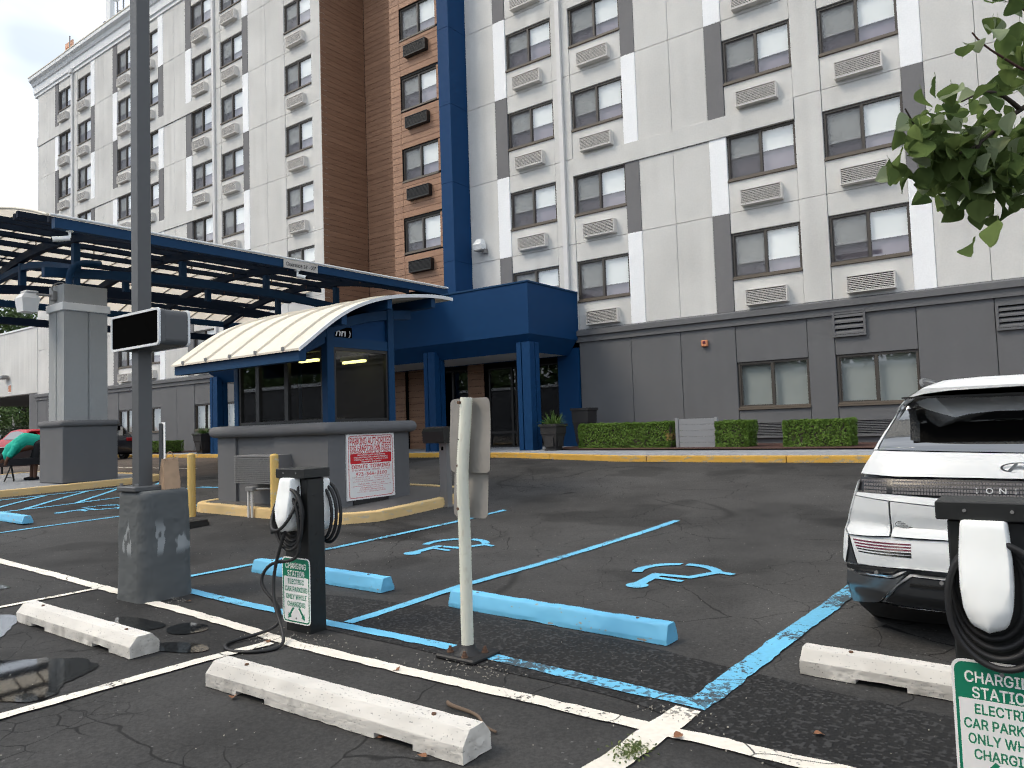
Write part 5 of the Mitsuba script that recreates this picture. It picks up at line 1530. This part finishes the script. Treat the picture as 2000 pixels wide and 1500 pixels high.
prof_h = [(0.0, .35), (.03, .75), (.12, .98), (.55, 1.42), (.75, 1.52), (1.6, 1.56), (2.4, 1.50), (3.15, 1.08), (3.5, .99), (4.1, .88), (4.32, .72), (4.36, .42), (4.2, .22), (.2, .22)]
plain_car('red hatchback with a rear spoiler parked beyond the canopy pillar', 'car_red', -42.6, 16.9, .45, math.radians(182), prof_h, [(.62, 1.02), (.85, 1.40), (1.6, 1.47), (2.35, 1.42), (2.95, 1.05)], 4.36, 1.8, 1.56, ((.14, 1.02), (.52, 1.40)))
plain_car('dark navy car, only its tail showing right of the canopy pillar', 'car_navy', -31.9, 15.3, .47, math.radians(181), prof_h, [(.62, 1.02), (.85, 1.40), (1.6, 1.47), (2.35, 1.42), (2.95, 1.05)], 4.36, 1.8, 1.56, ((.14, 1.02), (.52, 1.40)))

ev = thing('electric_car', 'white electric hatchback seen from behind, parked at the right edge', 'car')
XC = -.12
_zz = [.1, .25, .34, .55, .66, .72, .80, .92, 1.02, 1.10, 1.18, 1.45, 1.52, 1.62]
_yy = [4.98, 4.92, 4.80, 4.76, 4.78, 4.84, 4.82, 4.82, 4.86, 4.90, 4.96, 5.36, 5.24, 5.45]
from scipy.interpolate import PchipInterpolator
_yz = PchipInterpolator(_zz, _yy)
def yr(x, z):
    d = np.abs(x) / .95
    return _yz(np.clip(z, .1, 1.62)) + .04 * d ** 2 + .20 * d ** 6


CP = {
'roof':[(-.685,1.427),(-.616,1.481),(-.499,1.553),(-.398,1.582),(.024,1.591),(.023,1.524),(-.349,1.518),(-.496,1.505),(-.575,1.489)],
'glass':[(-.615,1.485),(-.497,1.503),(-.35,1.516),(.023,1.522),(.007,1.15),(-.757,1.168),(-.742,1.187),(-.65,1.426)],
'pillar':[(-.656,1.426),(-.644,1.44),(-.738,1.17),(-.763,1.168)],
'gate':[(-.757,1.166),(.007,1.148),(0,1.013),(-.399,1.015),(-.656,1.015),(-.835,1.025),(-.815,1.068)],
'light':[(-.832,1.007),(-.656,1.009),(-.399,1.007),(0,1.004),(-.006,.898),(-.402,.903),(-.656,.916),(-.854,.92)],
'strip':[(-.857,.915),(-.661,.914),(-.402,.901),(-.006,.893),(-.01,.828),(-.404,.856),(-.664,.875),(-.869,.892)],
'lower_l':[(-.869,.89),(-.667,.874),(-.667,.671),(-.92,.65),(-.941,.68)],
'lower_r':[(-.661,.874),(-.404,.854),(-.01,.826),(-.019,.664),(-.389,.671),(-.66,.67)],
'fender':[(-.835,1.02),(-.857,.915),(-.869,.89),(-.941,.68),(-.923,.646),(-.926,.572),(-.958,.46),(-.973,.493),(-.961,.62),(-.952,.699),(-.916,.8)],
'recess':[(-.92,.644),(-.66,.665),(-.554,.66),(-.388,.665),(-.019,.659),(-.029,.487),(-.402,.492),(-.572,.493),(-.872,.479)],
'wedge':[(-.926,.64),(-.875,.478),(-.957,.463),(-.969,.501)],
'slot':[(-.958,.456),(-.759,.487),(-.582,.489),(-.633,.477),(-.661,.455),(-.864,.436),(-.955,.43)],
'chrome_l':[(-.868,.433),(-.661,.451),(-.613,.481),(-.57,.489),(-.657,.433),(-.866,.419)],
'bump_l':[(-.955,.425),(-.869,.416),(-.66,.428),(-.584,.468),(-.78,.236),(-.97,.18),(-.99,.237)],
'diag':[(-.584,.468),(-.562,.477),(-.756,.245),(-.782,.235)],
'chrome_c':[(-.564,.474),(-.403,.472),(-.03,.472),(-.031,.451),(-.405,.451),(-.556,.455),(-.641,.386),(-.74,.256),(-.755,.252),(-.661,.388)],
'bump_c':[(-.74,.256),(-.641,.383),(-.556,.453),(-.405,.448),(-.031,.449),(-.046,.245),(-.393,.247),(-.669,.242)],
'slot_c':[(-.572,.414),(-.559,.416),(-.38,.415),(-.034,.41),(-.035,.39),(-.382,.392),(-.578,.391)],
'chrome_b':[(-.67,.24),(-.393,.246),(-.046,.243),(-.047,.229),(-.394,.238),(-.665,.232)],
'under':[(-.974,.177),(-.78,.233),(-.671,.23),(-.394,.235),(-.047,.228),(-.052,.154),(-.887,.075),(-.952,.123)]}


def both(key, join=True):
    """the polygon and its mirror image, joined across the middle when the panel runs right across"""
    P = [(x, z) for x, z in CP[key]]
    if join:
        Lp = []
        for x, z in P: Lp.append((0.0 if x > -.06 else x, z))
        A_ = Polygon(Lp).buffer(0)
        return unary_union([A_.buffer(1e-5), affinity.scale(A_, -1, 1, origin=(0, 0)).buffer(1e-5)])
    A_ = Polygon(P).buffer(0)
    return [A_, affinity.scale(A_, -1, 1, origin=(0, 0))]


def car_panel(name, poly, b, off=0.0, thick=.03, fine=.05, label=None, yfn=None, shrink=.0025):
    poly = poly.buffer(-shrink) if shrink else poly
    g = max(getattr(poly, 'geoms', [poly]), key=lambda q: q.area)
    g = g.segmentize(fine)
    v2, f2 = trimesh.creation.triangulate_polygon(g, engine='earcut')
    v3, f3 = trimesh.remesh.subdivide_to_size(np.column_stack([v2, np.zeros(len(v2))]), f2, fine, max_iter=12)
    x, z = v3[:, 0], v3[:, 1]
    y = (yfn or yr)(x, z) - off
    n = len(v3)
    c = np.array(g.exterior.coords)[:-1]
    E = []
    a_ = np.column_stack([XC + x, y, z]); b_ = a_ + [0, thick, 0]
    ed = np.sort(np.vstack([f3[:, [0, 1]], f3[:, [1, 2]], f3[:, [2, 0]]]), 1)
    u, ct = np.unique(ed, axis=0, return_counts=True)
    side = [[p, q, q + n] for p, q in u[ct == 1]] + [[p, q + n, p + n] for p, q in u[ct == 1]]
    return add(ev, name, mesh(np.vstack([a_, b_]), np.vstack([f3[:, ::-1], np.array(side)])), b, 30, label=label)


def spoiler_poly(y1):
    g = both('roof')
    g = max(getattr(g, 'geoms', [g]), key=lambda q: q.area)
    c = np.array(g.exterior.coords)
    f = y1 / yr(c[:, 0], c[:, 1])
    xw, zw = (c[:, 0] + XC) * f, CAM_H + (c[:, 1] - CAM_H) * f
    return Polygon(np.column_stack([xw - XC, zw])).buffer(0)


YS = lambda x, z: 5.04 + .16 * np.abs(x / .7) ** 3 + np.clip(z - 1.535, 0, 1) * 3.2
spg = spoiler_poly(5.06)
car_panel('roof_spoiler', spg, 'car_white', .0, .50, yfn=YS)
add(ev, 'spoiler_underside', bx(XC - .60, XC + .60, 5.10, 5.40, 1.478, 1.488), 'car_dark')  # dark slab added so the upper rear window mirrors black
car_panel('rear_window', both('glass'), 'car_glass', .0, .02)
for p in both('pillar', False): car_panel('pillar_trim', p, 'car_white', .012, .03)
car_panel('tailgate', both('gate'), 'car_white', .012, .04, label='upper white part of the tailgate')
tl = car_panel('tail_light', both('light'), 'car_black', .0, .03)
cells = []
for row in range(4):
    for i in range(-54, 55):
        x = i * .0152
        zt = .993 - row * .0205 - .010 * (abs(x) < .5) * (1 - abs(x) / .5) * .2
        if abs(abs(x) - .66) < .018 or abs(x) > .822 - .002 * row: continue
        y = float(yr(x, zt)) - .004
        cells.append(bx(XC + x - .0058, XC + x + .0058, y - .002, y + .002, zt - .0155, zt - .001))
add(tl, 'pixel_cells', cat(cells), 'lens_grey', kind='stuff')
car_panel('crease', both('strip'), 'car_white', .012, .04, yfn=lambda x, z: yr(x, z) - .02 * np.clip((.92 - z) / .06, 0, 1))
for p in both('lower_l', False): car_panel('quarter_panel', p, 'car_white', .026, .04)
car_panel('tailgate_lower', both('lower_r'), 'car_white', .026, .04)
for p in both('fender', False): car_panel('fender', p, 'car_white', .024, .05)
car_panel('bumper', both('recess'), 'car_white', .0, .04)
for p in both('wedge', False): car_panel('bumper_wedge', p, 'car_grey', .004, .03)
for p in both('slot', False): car_panel('air_slot', p, 'car_dark', .0, .02)
for p in both('chrome_l', False): car_panel('chrome_edge', p, 'chrome', .022, .03)
for p in both('bump_l', False): car_panel('bumper_corner', p, 'car_silver', .014, .04)
for p in both('diag', False): car_panel('bumper_gap', p, 'car_dark', .0, .02)
car_panel('chrome_bow', both('chrome_c'), 'chrome', .028, .03)
car_panel('bumper_lower', both('bump_c'), 'car_grey', .018, .04)
car_panel('fog_slot', both('slot_c'), 'car_dark', .024, .01)
car_panel('chrome_line', both('chrome_b'), 'chrome', .026, .02)
car_panel('undertray', both('under'), 'car_dark', .0, .04, yfn=lambda x, z: yr(x, z) + (.235 - z) * 1.2)
for s_ in (-1, 1):
    for i in range(5):
        za, zb_ = .624 - i * .0165, .631 - i * .0165
        xa = -.892 + i * .008
        P = Polygon([(xa, za + .003), (-.556, za + .012), (-.556, za + .004 - (.004 if i > 2 else 0)), (xa, za - .006 + (.003 if i > 2 else 0))])
        if s_ > 0: P = affinity.scale(P, -1, 1, origin=(0, 0))
        car_panel('reflector_stripe', P, 'lens_red' if i < 3 else 'metal_black', .0035, .003, shrink=0)
    for (x, z) in ((-.409, .437), (-.75, .455)):
        y = float(yr(x, z)) - .035
        add(ev, 'sensor', tube([(XC + s_ * x, y, z), (XC + s_ * x, y + .01, z)], .011, 12), 'metal_grey')
# spoiler lip light, emblem, letters, dealer sticker

th = np.linspace(0, 2 * math.pi, 40, endpoint=False)
zc_, yc_ = 1.073, float(yr(0, 1.073)) - .018
el = Polygon([(.104 * math.cos(t), .030 * math.sin(t) + .0) for t in th]).difference(Polygon([(.093 * math.cos(t), .0245 * math.sin(t)) for t in th]))
Hh = unary_union([LineString([(-.062, -.016), (-.050, -.004), (-.030, .019)]).buffer(.007), LineString([(.030, -.019), (.050, .004), (.062, .016)]).buffer(.007), LineString([(-.042, .0), (-.012, .004), (.012, -.004), (.042, .0)]).buffer(.005)])
em = add(ev, 'emblem', move(prism_y(el, -.006, 0), XC, yc_, zc_), 'chrome', label='oval chrome emblem with a slanted H')
add(em, 'letter', move(prism_y(Hh.intersection(Polygon([(.1 * math.cos(t), .028 * math.sin(t)) for t in th])), -.005, 0), XC, yc_, zc_), 'chrome')
for ch, x in zip('IONIQ5', (-.218, -.158, -.097, -.038, .025, .15)):
    y = float(yr(x, .95)) - .012
    add(ev, 'badge_letter', move(text(ch, .006 if ch == 'I' else .033, .030, .004), XC + x, y, .949), 'trim_white')
y = float(yr(-.58, .74)) - .0275
arc = LineString([(-.585 + .052 * math.cos(t), .742 + .020 * math.sin(t)) for t in np.linspace(.6, 5.6, 24)]).buffer(.0016)
add(ev, 'sticker_arc', move(prism_y(arc, -.001, 0), XC, y, 0), 'metal_black')
add(ev, 'sticker_text', move(text('COUNTRY', .055, .0095, .001), XC - .592, y, .747), 'metal_black'); add(ev, 'sticker_text', move(text('HYUNDAI', .050, .0095, .001), XC - .595, y, .734), 'metal_black')
so = Polygon([(.017 * math.cos(t), .0095 * math.sin(t)) for t in th]); add(ev, 'sticker_oval', move(prism_y(so.difference(so.buffer(-.002)), -.001, 0), XC - .545, y, .733), 'metal_black')
add(ev, 'sticker_text', move(text('H', .015, .010, .001, italic=.5), XC - .545, y, .733), 'metal_black')
# the rest of the body, lofted forwards from the rear outline
sil = [(-.20, 1.585), (-.398, 1.575), (-.499, 1.545), (-.616, 1.474), (-.66, 1.42), (-.757, 1.166), (-.815, 1.068), (-.838, 1.0), (-.872, .88), (-.95, .68), (-.965, .55), (-.965, .46), (-.95, .40), (-.96, .2), (-.80, .19)]
sil = sil + [(-x, z) for x, z in sil[::-1]]
rings = []
for s_, zmx, wf, lift in ((.06, 1.59, .985, 0), (.5, 1.605, 1.0, 0), (1.6, 1.605, .985, 0), (2.5, 1.57, .985, 0), (3.3, 1.16, .985, 0), (3.6, 1.03, .98, 0), (4.3, .90, .94, 0), (4.55, .70, .84, .05)):
    rg = []
    for x, z in sil:
        z2 = z if z < .86 else .86 + (z - .86) * (zmx - .86) / (1.59 - .86)
        if zmx < .86: z2 = min(z, zmx)
        rear = float(yr(x, z)) if s_ < .1 else 0
        rg.append((XC + x * wf, (rear + .045) if s_ < .1 else 4.9 + s_, z2 + lift))
    rings.append(rg)
add(ev, 'body', loft(rings), 'car_white', 30)
for s_ in (-1, 1):
    Q = [(.75, 1.06), (.95, 1.40), (1.6, 1.49), (2.5, 1.44), (3.1, 1.12), (2.9, 1.02)]
    hw = lambda z: np.interp(z, [.88, 1.0, 1.07, 1.166, 1.42, 1.49], [.872, .838, .815, .757, .66, .59])
    Vv = np.array([(XC + s_ * (hw(z) * .99 + .01), 4.9 + u, z) for u, z in Q])
    add(ev, 'side_window', mesh(np.vstack([Vv, Vv + [-s_ * .004, 0, 0]]), [[0, i, i + 1] for i in range(1, 5)] + [[6, 7 + i, 6 + i] for i in range(1, 5)]), 'car_glass')
    for yw in (5.62, 8.62): wheel(ev, XC + s_ * .815, yw, .355, .355, .235)
    add(ev, 'roof_rail', tube(spline([(XC + s_ * .52, 5.42, 1.56), (XC + s_ * .55, 5.6, 1.592), (XC + s_ * .55, 6.4, 1.612), (XC + s_ * .54, 7.2, 1.60)], 14), .012, 8), 'car_silver', True)

# ================================================================== PERSON BY THE PILLAR
O = np.array([-21.0, 7.98, 0]); Lx = np.array([-.363, -.932, 0]); Fx = np.array([-.932, .363, 0])
at = lambda l, z, f=0.0: (O + Lx * l + Fx * f + [0, 0, z]).tolist()
zg = gz1(-21, 8) + .135
pe = thing('person', 'person in a teal shirt bending over a low table left of the pillar', 'person')
hipL, hipR = at(-.20, zg + .90, .10), at(-.20, zg + .90, -.10)
shirt = smooth_body([((at(-.15, zg + .98), .17), (at(.10, zg + 1.03), .175)), ((at(.10, zg + 1.03), .175), (at(.38, zg + .80), .17)), ((at(.38, zg + .80), .16), (at(.50, zg + .62), .12)),
                     ((at(.30, zg + .86, .20), .075), (at(.42, zg + .66, .24), .07)), ((at(.30, zg + .86, -.20), .075), (at(.42, zg + .66, -.24), .07)), ((at(.30, zg + .86, .20), .09), (at(.30, zg + .86, -.20), .09))])
add(pe, 'shirt', shirt, 'teal', True)
body = smooth_body([((at(-.02, zg + .05, .10), .04), (at(-.06, zg + .46, .11), .058)), ((at(-.06, zg + .46, .11), .06), (hipL, .085)), ((at(-.10, zg + .05, -.10), .04), (at(-.12, zg + .46, -.11), .058)), ((at(-.12, zg + .46, -.11), .06), (hipR, .085)), ((hipL, .1), (hipR, .1)), ((at(-.18, zg + .92), .12), (at(.3, zg + .80), .11)),
                    ((at(.42, zg + .66, .24), .045), (at(.50, zg + .50, .20), .035)), ((at(.42, zg + .66, -.24), .045), (at(.50, zg + .50, -.20), .035)), ((at(.50, zg + .50, .20), .035), (at(.52, zg + .42, .12), .03)), ((at(.50, zg + .50, -.20), .035), (at(.52, zg + .42, -.12), .03)),
                    ((at(.45, zg + .72), .06), (at(.55, zg + .62), .06)), ((at(.56, zg + .60), .095), (at(.60, zg + .54), .085))])
add(pe, 'body', body, 'skin_brown', True)
add(pe, 'shorts', smooth_body([((hipL, .125), (at(-.08, zg + .56, .11), .10)), ((hipR, .125), (at(-.14, zg + .56, -.11), .10)), ((hipL, .13), (hipR, .13))]), 'cloth_black', True)
for l, f in ((-.02, .10), (-.10, -.10)):
    add(pe, 'shoe', smooth_body([((at(l - .05, zg + .045, f), .045), (at(l + .13, zg + .035, f), .035))], .02), 'cloth_black', True)
add(pe, 'hair', smooth_body([((at(.57, zg + .61), .100), (at(.62, zg + .57), .09))], .03), 'cloth_black', True)
tb = thing('folding_table', 'low black folding table with thin A-shaped legs left of the canopy pillar', 'table')
c0, c1 = np.array(at(.46, 0)), np.array(at(-.5, 0))
def slab(a_, b_, f0, f1, z0_, z1_):
    c = [np.array(at(a_, z, f)) for f, z in ((f0, z0_), (f1, z0_), (f1, z1_), (f0, z1_))]; d = [np.array(at(b_, z, f)) for f, z in ((f0, z0_), (f1, z0_), (f1, z1_), (f0, z1_))]
    return loft([c, d])
add(tb, 'top', slab(-.7, .45, -.3, .3, zg + .40, zg + .56), 'cloth_black')
for l in (.40, -.6):
    for f in (-.22, .22):
        add(tb, 'leg', cat([tube([at(l, zg + .40, f), at(l + .14, zg, f)], .015, 6), tube([at(l, zg + .40, f), at(l - .06, zg, f)], .015, 6)]), 'metal_black')
    add(tb, 'stretcher', tube([at(l + .1, zg + .10, -.22), at(l - .02, zg + .10, -.22)], .01, 6), 'metal_black')
pn = thing('dark_panel', 'dark maroon open trunk panel with a pale top edge at the left edge', 'panel')
o2 = np.array([-25.5, 10.2, 0])
at2 = lambda l, z, f: (o2 + Lx * l + Fx * f + [0, 0, z])
add(pn, 'board', loft([[at2(-.6, .62, 0), at2(1.4, .62, 0), at2(1.4, .62, .12), at2(-.6, .62, .12)], [at2(-.2, 1.22, 0), at2(1.4, 1.20, 0), at2(1.4, 1.20, .12), at2(-.2, 1.22, .12)]]), 'maroon')
add(pn, 'edge', loft([[at2(-.2, 1.222, 0), at2(1.4, 1.202, 0), at2(1.4, 1.202, .12), at2(-.2, 1.222, .12)], [at2(-.2, 1.25, 0), at2(1.4, 1.23, 0), at2(1.4, 1.23, .12), at2(-.2, 1.25, .12)]]), 'trim_white')
for l in (-.4, 1.2): add(pn, 'stand', tube([at2(l, .25, .06), at2(l, .63, .06)], .03, 8), 'metal_black')

# ================================================================== OVERHANGING BRANCH, TOP RIGHT
br = thing('pear_tree', 'leafy tree branch with glossy green leaves hanging in at the top right', 'tree')
add(br, 'trunk', tube(spline([(1.9, 3.7, -.1), (1.92, 3.68, 1.0), (1.85, 3.6, 2.2), (1.8, 3.6, 3.6)], 12), np.linspace(.11, .07, 12), 12), 'bark', True)
add(br, 'limb', tube(spline([(1.86, 3.62, 2.0), (1.3, 3.4, 2.55), (.8, 3.2, 2.68), (.403, 3.056, 2.56)], 14), np.linspace(.05, .018, 14), 9), 'bark', True)
TW = [[(.403, 3.056, 2.56), (.162, 2.916, 2.435), (-.01, 2.774, 2.33), (-.117, 2.642, 2.213), (-.194, 2.527, 2.166), (-.25, 2.458, 2.219), (-.283, 2.406, 2.288)],
      [(.30, 3.0, 2.52), (.137, 2.871, 2.459), (.019, 2.726, 2.425), (-.034, 2.625, 2.44), (-.081, 2.552, 2.468), (-.11, 2.504, 2.499)],
      [(.162, 2.916, 2.435), (.08, 2.86, 2.374), (-.007, 2.783, 2.224), (-.048, 2.758, 2.144), (-.105, 2.697, 2.078)],
      [(.403, 3.056, 2.56), (.119, 2.874, 2.582), (.018, 2.772, 2.64), (-.03, 2.733, 2.706)],
      [(-.01, 2.774, 2.33), (-.08, 2.64, 2.36), (-.15, 2.55, 2.32)], [(-.117, 2.642, 2.213), (-.16, 2.62, 2.12), (-.18, 2.60, 2.05)]]
for i, t_ in enumerate(TW):
    P = spline(t_, 24)
    add(br, 'twig', tube(P, np.linspace(.008 if i else .013, .0022, 24), 7), 'twig' if i in (1, 3) else 'bark', True)


def leaf_mesh(seed):
    """one pear leaf 1 long: folded along the midrib, curled and wavy; stalk at the origin, tip along +x"""
    r = np.random.default_rng(seed)
    us = np.linspace(0, 1, 9); vs = np.linspace(-1, 1, 7)
    wdt = np.array([.05, .30, .43, .47, .45, .38, .28, .15, .01])
    fold, curl, wav, tw = r.uniform(.15, .6), r.uniform(-.5, .9), r.uniform(.02, .06), r.uniform(-.6, .6)
    V = []
    for u, w in zip(us, wdt):
        for q in vs:
            y = q * w
            z = abs(y) * fold - curl * .35 * u * u + wav * math.sin(u * 9 + q * 3) * abs(q) + tw * y * u
            V.append((u, y, z))
    Fs = []
    for a_ in range(8):
        for b_ in range(6):
            p = a_ * 7 + b_
            Fs += [[p, p + 7, p + 8], [p, p + 8, p + 1]]
    st = tube([(-.22, .0, .05), (-.1, .0, .03), (.02, 0, 0)], .012, 4)
    return mesh(V, Fs) if False else cat([mesh(V, Fs), st])


LV = [mikit.ply(leaf_mesh(s_), 'leaf_a', True) for s_ in range(8)]
rl = np.random.default_rng(5)
CL = [((-.167, 2.545, 2.205), .075, 62), ((-.075, 2.678, 2.135), .085, 80), ((-.140, 2.634, 2.062), .055, 36), ((-.023, 2.767, 2.283), .075, 46), ((-.005, 2.738, 2.482), .05, 20), ((.0, 2.753, 2.67), .06, 22), ((-.232, 2.467, 2.247), .045, 20), ((-.262, 2.473, 2.182), .035, 12), ((-.01, 2.76, 2.15), .06, 36)]
spots = [np.array(c) + rl.normal(0, s_, 3) * [1, 1, .9] for c, s_, n_ in CL for _ in range(n_)]
spots += [np.array(p) for p in ((-.128, 2.485, 2.462), (-.135, 2.492, 2.43), (-.066, 2.585, 2.525), (-.04, 2.6, 2.51))]
for i, p in enumerate(spots):
    s_ = rl.uniform(.054, .080)
    az, pit, roll = rl.uniform(0, 360), rl.normal(38, 28), rl.normal(0, 35)
    b = ['leaf_a', 'leaf_b', 'leaf_c', 'leaf_a', 'leaf_glare', 'leaf_a'][int(rl.integers(6))]
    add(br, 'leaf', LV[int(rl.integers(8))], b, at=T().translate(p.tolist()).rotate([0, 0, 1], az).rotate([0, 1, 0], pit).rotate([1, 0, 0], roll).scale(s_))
# foliage of the same tree beyond the frame
rg = np.random.default_rng(77)
P = np.array([1.75, 3.6, 3.3]) + rg.normal(0, 1, (2600, 3)) * [.62, .55, .6]
P = P[(P[:, 0] > .55)]
Nn = rg.normal(0, 1, P.shape) + [0, 0, .8]
m_, c_l = leaf_cloud(P, Nn / np.linalg.norm(Nn, axis=1, keepdims=True), .045, ((.04, .085, .018), (.075, .15, .03)), 9, .5)
add(br, 'crown', m_, 'leaf_vc', kind='stuff', color=c_l)

# ================================================================== LITTER
k = thing('dead_twig', 'short grey broken twig lying behind the nearest white wheel stop', 'twig')
add(k, None, tube(spline([(-2.52, 2.84, .016), (-2.42, 2.80, .022), (-2.30, 2.79, .016), (-2.2, 2.72, .02), (-2.10, 2.69, .012)], 18), np.linspace(.011, .006, 18), 6), 'dead_stick', True)
rd = np.random.default_rng(21)
k = thing('grit', 'scattered grit and pale crumbs on the asphalt', 'grit', kind='stuff')
ms = []
for i in range(900):
    if i < 420:
        c = [(-4.32, 3.12, .16), (-2.72, 3.35, .12), (-1.5, 3.3, .10), (-6.15, 3.4, .12), (-2.95, 3.3, .2), (-4.0, 3.2, .16)][i % 6]
        x, y = c[0] + rd.normal(0, c[2]), c[1] + rd.normal(0, c[2] * .5)
        s_ = rd.uniform(.0012, .0036)
    else:
        x, y = rd.uniform(-9, .6), rd.uniform(1.3, 8)
        s_ = rd.uniform(.001, .003)
    b = bx(-s_, s_, -s_ * rd.uniform(.5, 1), s_, -s_ * .5, s_ * .8)
    b.vertices = b.vertices + rd.normal(0, s_ * .25, b.vertices.shape)
    ms.append(move(b, x, y, gz1(x, y) + .010, rd.uniform(0, 3)))
add(k, None, cat(ms), mat('grit_stone', (.30, .28, .24), .9), kind='stuff')
k = thing('fallen_leaves', 'few dry brown leaves scattered on the asphalt', 'leaves', kind='stuff')
ms = []
for x, y in ((-2.2, 2.33), (-2.52, 2.36), (-3.1, 3.07), (-4.3, 3.05), (-.62, 2.85), (-1.4, 3.05), (-5.9, 3.45), (-3.55, 2.30), (-2.0, 1.9), (-7.66, 17.1), (-.9, 3.4)):
    l_ = leaf_mesh(int(abs(x * 100)) % 97); l_.vertices *= .045
    ms.append(move(l_, x, y, gz1(x, y) + .014, rd.uniform(0, 6)))
add(k, None, cat(ms), mat('leaf_dry', (.20, .09, .045), .8), kind='stuff')
k = thing('weeds', 'small green weeds growing in the crack at the bottom line crossing', 'weeds', kind='stuff')
P = np.array([(-1.50 + rd.normal(0, .04), 2.83 + rd.normal(0, .05), .012 + abs(rd.normal(0, .012))) for _ in range(260)])
m_, c_l = leaf_cloud(P, np.tile([0, 0, 1.0], (260, 1)), .009, ((.05, .08, .02), (.14, .17, .05)), 3, .8)
add(k, None, m_, 'leaf_vc', kind='stuff', color=c_l)

# ================================================================== ACROSS THE LOT, BEHIND THE CAMERA (mirrored in the glass)
ob = thing('opposite_building', 'long low grey building across the lot behind the camera', 'building')
add(ob, 'wall', bx(-95, 40, -34, -26, -.1, 5.2), 'wall_ground')
add(ob, 'parapet_cap', bx(-95.2, 40.2, -34.2, -25.85, 5.204, 5.5), 'trim_white')
rg = np.random.default_rng(91)
tl_ = thing('tree_line', 'row of trees across the lot behind the camera', 'trees', kind='stuff')
P, D = [], []
for i in range(22):
    c = np.array([-95 + i * 6.2 + rg.uniform(-1.5, 1.5), -38 + rg.uniform(-1.5, 1.5), rg.uniform(5.5, 8.0)])
    d = rg.normal(0, 1, (700, 3)); d /= np.linalg.norm(d, axis=1, keepdims=True)
    P.append(c + d * rg.uniform(.6, 1.0, (700, 1)) * [3.6, 3.0, 4.2]); D.append(d)
m_, c_l = leaf_cloud(np.concatenate(P), np.concatenate(D), .55, ((.022, .05, .012), (.06, .10, .025)), 6, .6)
add(tl_, None, m_, 'leaf_vc', kind='stuff', color=c_l)
